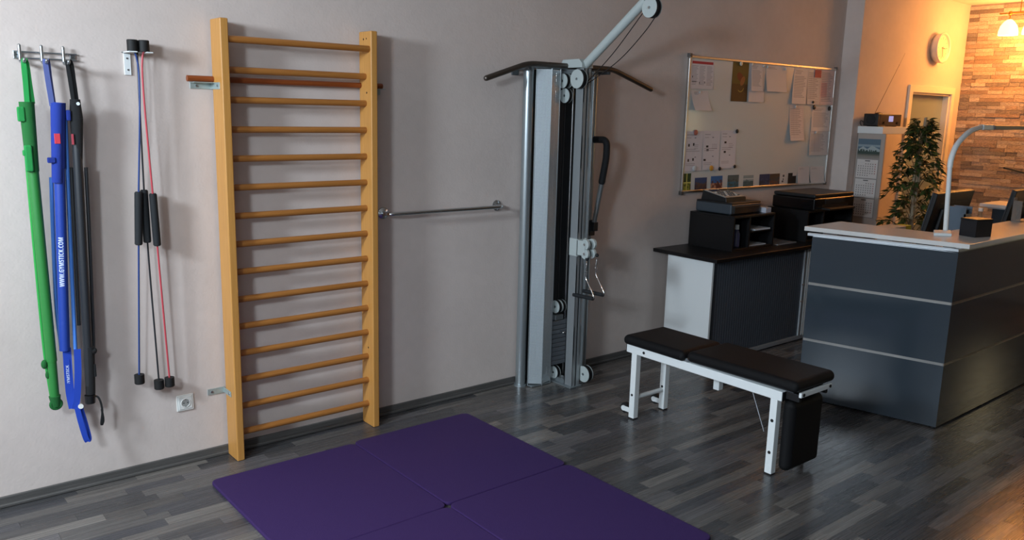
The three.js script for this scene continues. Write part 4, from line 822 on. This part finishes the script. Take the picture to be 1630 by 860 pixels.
// ---------------------------------------------------------------- ficus
{
  const B = V(7.01, 0, 0.8), t = thing('potted_ficus', 'tall potted ficus with dark leaves beside the doorway', 'plant', [B.x, 0, B.z]);
  const pot = lathe([[0, 0], [0.13, 0], [0.135, 0.02], [0.165, 0.27], [0.172, 0.275], [0.172, 0.3], [0.158, 0.3], [0.155, 0.27], [0, 0.27]], 32).translate(B.x, 0, B.z);
  part('pot', pot, std(0xc9c4bb, 0.5), t);
  part('soil', disc(V(B.x, 0.272, B.z), V(0, 1, 0), 0.154, 0.01), std(0x2a211a, 0.95), t);
  const bark = std(0x9d9078, 0.8), tips = [];
  const trunkTop = V(B.x + 0.03, 1.66, B.z + 0.02);
  for (let k = 0; k < 3; k++) {
    const pts = [];
    for (let i = 0; i <= 14; i++) { const f = i / 14, a = f * 9 + k * 2.094, r = 0.022 * (1 - 0.4 * f); pts.push(V(B.x + 0.03 * f + Math.cos(a) * r, 0.27 + f * (1.2 + 0.17 * k), B.z + 0.02 * f + Math.sin(a) * r)); }
    part('stem', tube(pts, 0.0125, 60, 8), bark, t);
  }
  const branches = [];
  for (let k = 0; k < 54; k++) {
    const f = Math.pow(k / 53, 0.9), y = 0.72 + f * 0.98, a = k * 2.3999 + rr(-0.3, 0.3);
    const reach = (0.34 - 0.17 * f) * rr(0.65, 1.1), y0 = y - 0.06;
    const s = V(B.x + 0.02 * f, y0, B.z + 0.015 * f), m = V(s.x + Math.cos(a) * reach * 0.55, y + rr(0.05, 0.12), s.z + Math.sin(a) * reach * 0.45), e = V(s.x + Math.cos(a) * reach, y + rr(-0.06, 0.07), s.z + Math.sin(a) * reach * 0.75);
    branches.push(new THREE.CatmullRomCurve3([s, m, e]));
  }
  for (const [dx, dy, dz] of [[0.06, 1.79, 0.03], [0.12, 1.74, 0.0], [-0.02, 1.75, -0.06], [0.03, 1.80, 0.06]]) branches.push(new THREE.CatmullRomCurve3([V(B.x + 0.02, 1.5, B.z), V(B.x + 0.02 + dx * 0.6, dy - 0.1, B.z + dz * 0.5), V(B.x + 0.03 + dx, dy, B.z + dz)]));
  part('twigs', branches.map((c) => new THREE.TubeGeometry(c, 10, 0.0032, 5)), std(0x6f6148, 0.8), t);
  // pointed leaf folded along its midrib
  const leafShape = (() => {
    const pos = [], idx = [], n = 6, prof = [0, 0.62, 0.98, 1, 0.72, 0.3, 0];
    for (let i = 0; i <= n; i++) { const f = i / n, w = prof[i] * 0.19, droop = -0.16 * f * f; pos.push(f, droop, 0, f, droop + 0.35 * w, w, f, droop + 0.35 * w, -w); }
    for (let i = 0; i < n; i++) { const a = i * 3; idx.push(a, a + 1, a + 3, a + 1, a + 4, a + 3, a, a + 3, a + 2, a + 2, a + 3, a + 5); }
    const g = new THREE.BufferGeometry(); g.setAttribute('position', new THREE.Float32BufferAttribute(pos, 3)); g.setAttribute('uv', new THREE.Float32BufferAttribute(new Array(pos.length / 3 * 2).fill(0), 2)); g.setIndex(idx); g.computeVertexNormals();
    return g;
  })();
  const leafMats = [0x3c4f22, 0x2d401d, 0x4b5c28, 0x364a22, 0x27381a].map((c) => new THREE.MeshPhysicalMaterial({ color: c, roughness: 0.45, side: THREE.DoubleSide, transmission: 0 }));
  const spots = [];
  for (const c of branches) {
    const n = 25;
    for (let i = 0; i < n; i++) {
      const f = rr(0.3, 1), p = c.getPoint(f), tan = c.getTangent(f), a = Math.atan2(tan.z, tan.x) + rr(-1.5, 1.5);
      spots.push({ p: p.clone().add(V(rr(-0.012, 0.012), rr(-0.02, 0.012), rr(-0.012, 0.012))), a, pitch: -rr(-0.5, 0.7), roll: rr(-0.7, 0.7), s: rr(0.05, 0.082) });
    }
  }
  const far = [];
  spots.forEach((s) => { s.d = s.p.distanceTo(camera.position) - 3 * s.s; });
  spots.sort((a, b) => a.d - b.d);
  spots.forEach((s, i) => {
    const q = new THREE.Quaternion().setFromEuler(new THREE.Euler(s.roll, -s.a, s.pitch, 'YZX')), m4 = new THREE.Matrix4().compose(s.p.clone().sub(V(B.x, 0, B.z)), q, V(s.s, s.s, s.s));
    if (i < 290) { const o = mesh(leafShape, leafMats[i % 5]); o.name = 'leaf'; o.applyMatrix4(m4); t.add(o); }
    else far.push(clean(leafShape.clone()).applyMatrix4(m4));
  });
  const rest = mesh(mergeGeometries(far), leafMats[1]); rest.name = 'foliage'; rest.userData.kind = 'stuff'; t.add(rest);
}

// ---------------------------------------------------------------- reception desk
{
  const A = [4.895, 2.085], Bp = [4.712, 1.285], C = [7.98, 2.055];
  const t = thing('reception_desk', 'dark grey reception desk with white counter top and silver lines', 'reception desk', [4.9, 0, 2.0]);
  const rows = [[0.012, 0.388], [0.404, 0.752], [0.768, 1.058]], strips = [[0.388, 0.404], [0.752, 0.768]];
  const inset = (p, q, d) => { const dx = q[0] - p[0], dz = q[1] - p[1], l = Math.hypot(dx, dz); return [[p[0] + dz / l * d, p[1] - dx / l * d], [q[0] + dz / l * d, q[1] - dx / l * d]]; };
  const line = metal(0x9c9a96, 0.35);
  for (const [p, q] of [[Bp, A], [A, C]]) {
    for (const [y0, y1] of rows) part('panel', slab(p, q, 0.022, y0, y1), darkLaminate, t);
    for (const [y0, y1] of strips) { const [a, b] = inset(p, q, 0.0015); part('silver_strip', slab(a, b, 0.018, y0, y1), line, t, 'silver strip'); }
    const [a, b] = inset(p, q, 0.022); part('carcass', slab(a, b, 0.05, 0.012, 1.058), std(0x2d3238, 0.6), t);
  }
  parts('foot', [disc(V(4.91, 0.006, 2.06), V(0, 1, 0), 0.018, 0.012), disc(V(4.75, 0.006, 1.31), V(0, 1, 0), 0.018, 0.012), disc(V(6.5, 0.006, 2.0), V(0, 1, 0), 0.018, 0.012), disc(V(7.9, 0.006, 2.0), V(0, 1, 0), 0.018, 0.012)], blackPlastic, t);
  part('carrier_rail', [slab([4.728, 1.24], [4.93, 2.07], 0.03, 1.058, 1.074)].concat([slab([4.93, 2.07], [7.95, 2.04], 0.03, 1.058, 1.074)]), aluminium, t, 'silver carrier rail');
  part('counter_top', prism([[4.806, 1.168], [5.27, 1.155], [5.31, 1.775], [7.98, 1.765], [7.98, 2.085], [4.985, 2.105]], 1.074, 1.102, 0.002), std(0xd9d6d2, 0.24), t, 'white counter top');
  part('work_surface', [bx(5.36, 7.5, 0.715, 0.74, 1.0, 1.95, 0.002)], std(0xd5d2cd, 0.5), t);
  part('end_cheek', [bx(5.36, 5.385, 0, 0.715, 1.05, 1.9), bx(7.46, 7.485, 0, 0.715, 1.05, 1.9)], darkLaminate, t);
}
{
  const t = thing('return_counter', 'dark grey return counter with white top before stone wall', 'counter', [7.8, 0, 1.4]);
  part('counter_top', bx(7.59, 8.0, 1.074, 1.102, 1.12, 1.76, 0.003), std(0xd9d6d2, 0.36), t);
  part('panel', bx(7.66, 7.69, 0, 1.06, 1.2, 1.75), darkLaminate, t);
  part('panel', bx(7.69, 7.97, 0, 1.06, 1.2, 1.225), darkLaminate, t);
  part('carrier_rail', bx(7.65, 7.97, 1.06, 1.074, 1.16, 1.75), aluminium, t);
  part('bracket', [bx(7.645, 7.66, 0.96, 1.074, 1.5, 1.512), bx(7.645, 7.66, 1.06, 1.074, 1.4, 1.512)], whitePaint, t);
}
// things on the desk
{
  const t = thing('desk_lamp', 'white arched desk lamp standing on the reception counter', 'desk lamp', [5.3, 1.102, 1.86]);
  part('base', [prism([[5.155, 1.825], [5.30, 1.758], [5.385, 1.825], [5.225, 1.9]], 1.102, 1.12, 0.004)], whitePaint, t);
  const z = 1.802;
  part('arm', [rod(V(5.365, 1.115, z), V(5.312, 1.53, z), 0.0145, 0.0135, 18)], whitePaint, t);
  part('bent_arm', tube([V(5.314, 1.51, z), V(5.318, 1.565, z), V(5.36, 1.635, z), V(5.44, 1.688, z), V(5.55, 1.733, z), V(5.70, 1.759, z)], 0.0165, 50, 16), whitePaint, t);
  part('joint', bx(5.685, 5.845, 1.738, 1.772, z - 0.02, z + 0.02, 0.006), whitePaint, t);
  part('lamp_head', bx(5.84, 6.55, 1.742, 1.768, z - 0.03, z + 0.03, 0.006), std(0x6a6460, 0.4), t, 'flat grey lamp head');
}
{
  const t = thing('cube_box', 'black cube box standing on the counter beside lamp', 'box', [5.37, 1.102, 1.935]);
  part('body', prism([[5.3, 2.005], [5.328, 1.9], [5.464, 1.936], [5.436, 2.041]], 1.102, 1.2, 0.003), std(0x1b1b1f, 0.4), t);
  part('lid', prism([[5.298, 2.007], [5.327, 1.898], [5.466, 1.934], [5.437, 2.043]], 1.2, 1.212, 0.003), blackPlastic, t);
}
function monitor(name, label, [x, y, z], w, h, tiltBack, turn) {
  // screen turned away from the room: the back shell, stand and foot face us
  const t = new THREE.Group(); t.name = numbered(name); t.position.set(x, y, z); t.rotation.y = turn; scene.add(t); bases.set(t, V(0, 0, 0)); tag(t, label, 'monitor');
  const lean = (g) => g.rotateX(tiltBack).translate(0, 0.14, 0);
  part('shell', lean(bx(-w / 2, w / 2, 0, h, -0.02, 0.012, 0.008)), blackPlastic, t);
  part('bezel', [lean(bx(-w / 2 - 0.001, w / 2 + 0.001, -0.001, h + 0.001, -0.026, -0.016, 0.003))], std(0x35383c, 0.4), t, 'grey bezel');
  part('screen', lean(bx(-w / 2 + 0.016, w / 2 - 0.016, 0.016, h - 0.016, -0.0275, -0.0255)), std(0x0a0c10, 0.15), t);
  part('back_bulge', lean(bx(-w * 0.3, w * 0.3, h * 0.12, h * 0.72, 0.01, 0.04, 0.012)), std(0x1b1b1d, 0.5), t);
  part('vent_strip', lean(bx(-w * 0.36, w * 0.36, h * 0.79, h * 0.82, 0.011, 0.015, 0.001)), std(0x2c2a29, 0.5), t);
  part('stand', [bx(-0.045, 0.045, 0.01, 0.32, 0.06, 0.085, 0.006), lean(bx(-0.05, 0.05, h * 0.3, h * 0.55, 0.038, 0.06, 0.006))], std(0x2a2d30, 0.4), t);
  part('foot', bx(-0.13, 0.13, 0.74 - y, 0.014, -0.08, 0.12, 0.006), blackPlastic, t);
}
monitor('monitor', 'black monitor seen from behind beside the arched lamp', [6.17, 0.765, 1.42], 0.6, 0.4, 0.2, 0.0);
monitor('monitor', 'second black monitor seen from behind near the return counter', [7.2, 0.75, 1.54], 0.55, 0.4, 0.2, 0.0);
{
  const t = thing('document_box', 'blue grey upright document box behind the black cube', 'box', [5.885, 0.74, 1.66]);
  part('body', [bx(5.835, 5.935, 0.74, 1.22, 1.60, 1.61), bx(5.835, 5.84, 0.74, 1.225, 1.60, 1.72), bx(5.93, 5.935, 0.74, 1.225, 1.60, 1.72), bx(5.835, 5.935, 0.74, 0.75, 1.60, 1.72), bx(5.835, 5.935, 0.74, 1.18, 1.71, 1.72)], std(0x5b6b7a, 0.5), t);
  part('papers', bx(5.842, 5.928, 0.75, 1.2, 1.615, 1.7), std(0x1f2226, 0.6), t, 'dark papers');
}
{
  const t = thing('water_bottle', 'clear plastic bottle standing behind the black cube', 'bottle', [6.33, 0.74, 1.62]);
  part('body', lathe([[0, 0], [0.034, 0], [0.037, 0.01], [0.037, 0.28], [0.03, 0.34], [0.014, 0.40], [0.014, 0.42]], 24).translate(6.33, 0.74, 1.62), new THREE.MeshPhysicalMaterial({ color: 0xdfe8ea, roughness: 0.08, transmission: 1, thickness: 0 }), t);
  part('cap', rod(V(6.33, 1.16, 1.62), V(6.33, 1.185, 1.62), 0.016, 0.016, 18), whitePlastic, t, 'white cap');
}
{
  const t = thing('brochure_stand', 'clear acrylic stand at the inner edge of counter top', 'stand', [6.45, 1.102, 1.81]);
  const clear = new THREE.MeshPhysicalMaterial({ color: 0xc9c2bb, roughness: 0.12, transmission: 0.75, thickness: 0 });
  part('back_plate', bx(6.425, 6.485, 1.105, 1.27, 1.79, 1.793), clear, t);
  part('side_plate', bx(6.425, 6.428, 1.105, 1.25, 1.793, 1.85), clear, t);
  part('foot', bx(6.42, 6.49, 1.102, 1.106, 1.785, 1.86), clear, t);
}
{
  const t = thing('reading_lamp', 'thin black lamp arm rising from the return counter', 'desk lamp', [7.75, 1.102, 1.55]);
  part('base', disc(V(7.75, 1.109, 1.55), V(0, 1, 0), 0.05, 0.014), blackPlastic, t);
  part('arm', pipe([V(7.75, 1.11, 1.55), V(7.75, 1.345, 1.52), V(6.97, 1.444, 1.5)], 0.007, 0.03, 10), blackPlastic, t);
}
single('lime_box', bx(6.22, 6.34, 0.74, 1.0, 1.06, 1.14, 0.004), std(0xa9b03a, 0.6), 'lime green folder box behind the desk end', 'folder', [6.28, 0.74, 1.1]);
single('paper_tray', bx(6.02, 6.21, 0.74, 1.005, 1.04, 1.16, 0.003), std(0xb9bcbc, 0.5), 'pale grey letter tray beside the lime folder', 'tray', [6.115, 0.74, 1.1]);

// ---------------------------------------------------------------- track lamp on the ceiling
{
  const X = 8.85, Y = 2.807, t = thing('track_lamp', 'brass track lamp with glowing frosted shades under the ceiling', 'ceiling lamp', [X, 2.6, 1.02]);
  const brass = metal(0xa9763a, 0.35), warm = new THREE.Color().setRGB(1.0, 0.40, 0.09);
  part('track', rod(V(X, Y, 0.585), V(X, Y, 1.46), 0.007, 0.007, 12), brass, t);
  for (const z of [0.765, 1.3]) part('ceiling_rod', [rod(V(X, Y, z), V(X, RH, z), 0.004, 0.004, 8), rod(V(X, RH - 0.015, z), V(X, RH, z), 0.03, 0.03, 18)], brass, t);
  const glow = new THREE.MeshStandardMaterial({ color: 0xfff0d8, emissive: new THREE.Color().setRGB(3.0, 1.9, 0.7), roughness: 0.6 });
  for (const z of [0.68, 0.89, 1.14, 1.39]) {
    const arm = part('lamp_arm', [new THREE.SphereGeometry(0.02, 14, 10).translate(X, Y, z), ...pipe([V(X, Y, z), V(X, Y - 0.05, z), V(X - 0.02, Y - 0.08, z - 0.02)], 0.006, 0.012, 8)], brass, t);
    part('shade', lathe([[0.022, 0.0], [0.045, -0.02], [0.072, -0.06], [0.085, -0.11], [0.086, -0.145], [0.082, -0.145], [0.08, -0.11], [0.066, -0.06], [0.04, -0.024], [0.018, -0.006]], 28).translate(X, Y - 0.06, z), glow, t, 'glowing frosted glass shade');
    const l = new THREE.PointLight(warm, 1.15); l.position.set(X, Y - 0.2, z); l.castShadow = true; l.shadow.radius = 3; l.shadow.mapSize.set(1024, 1024); scene.add(l);
  }
}

renderer.render(scene, camera);
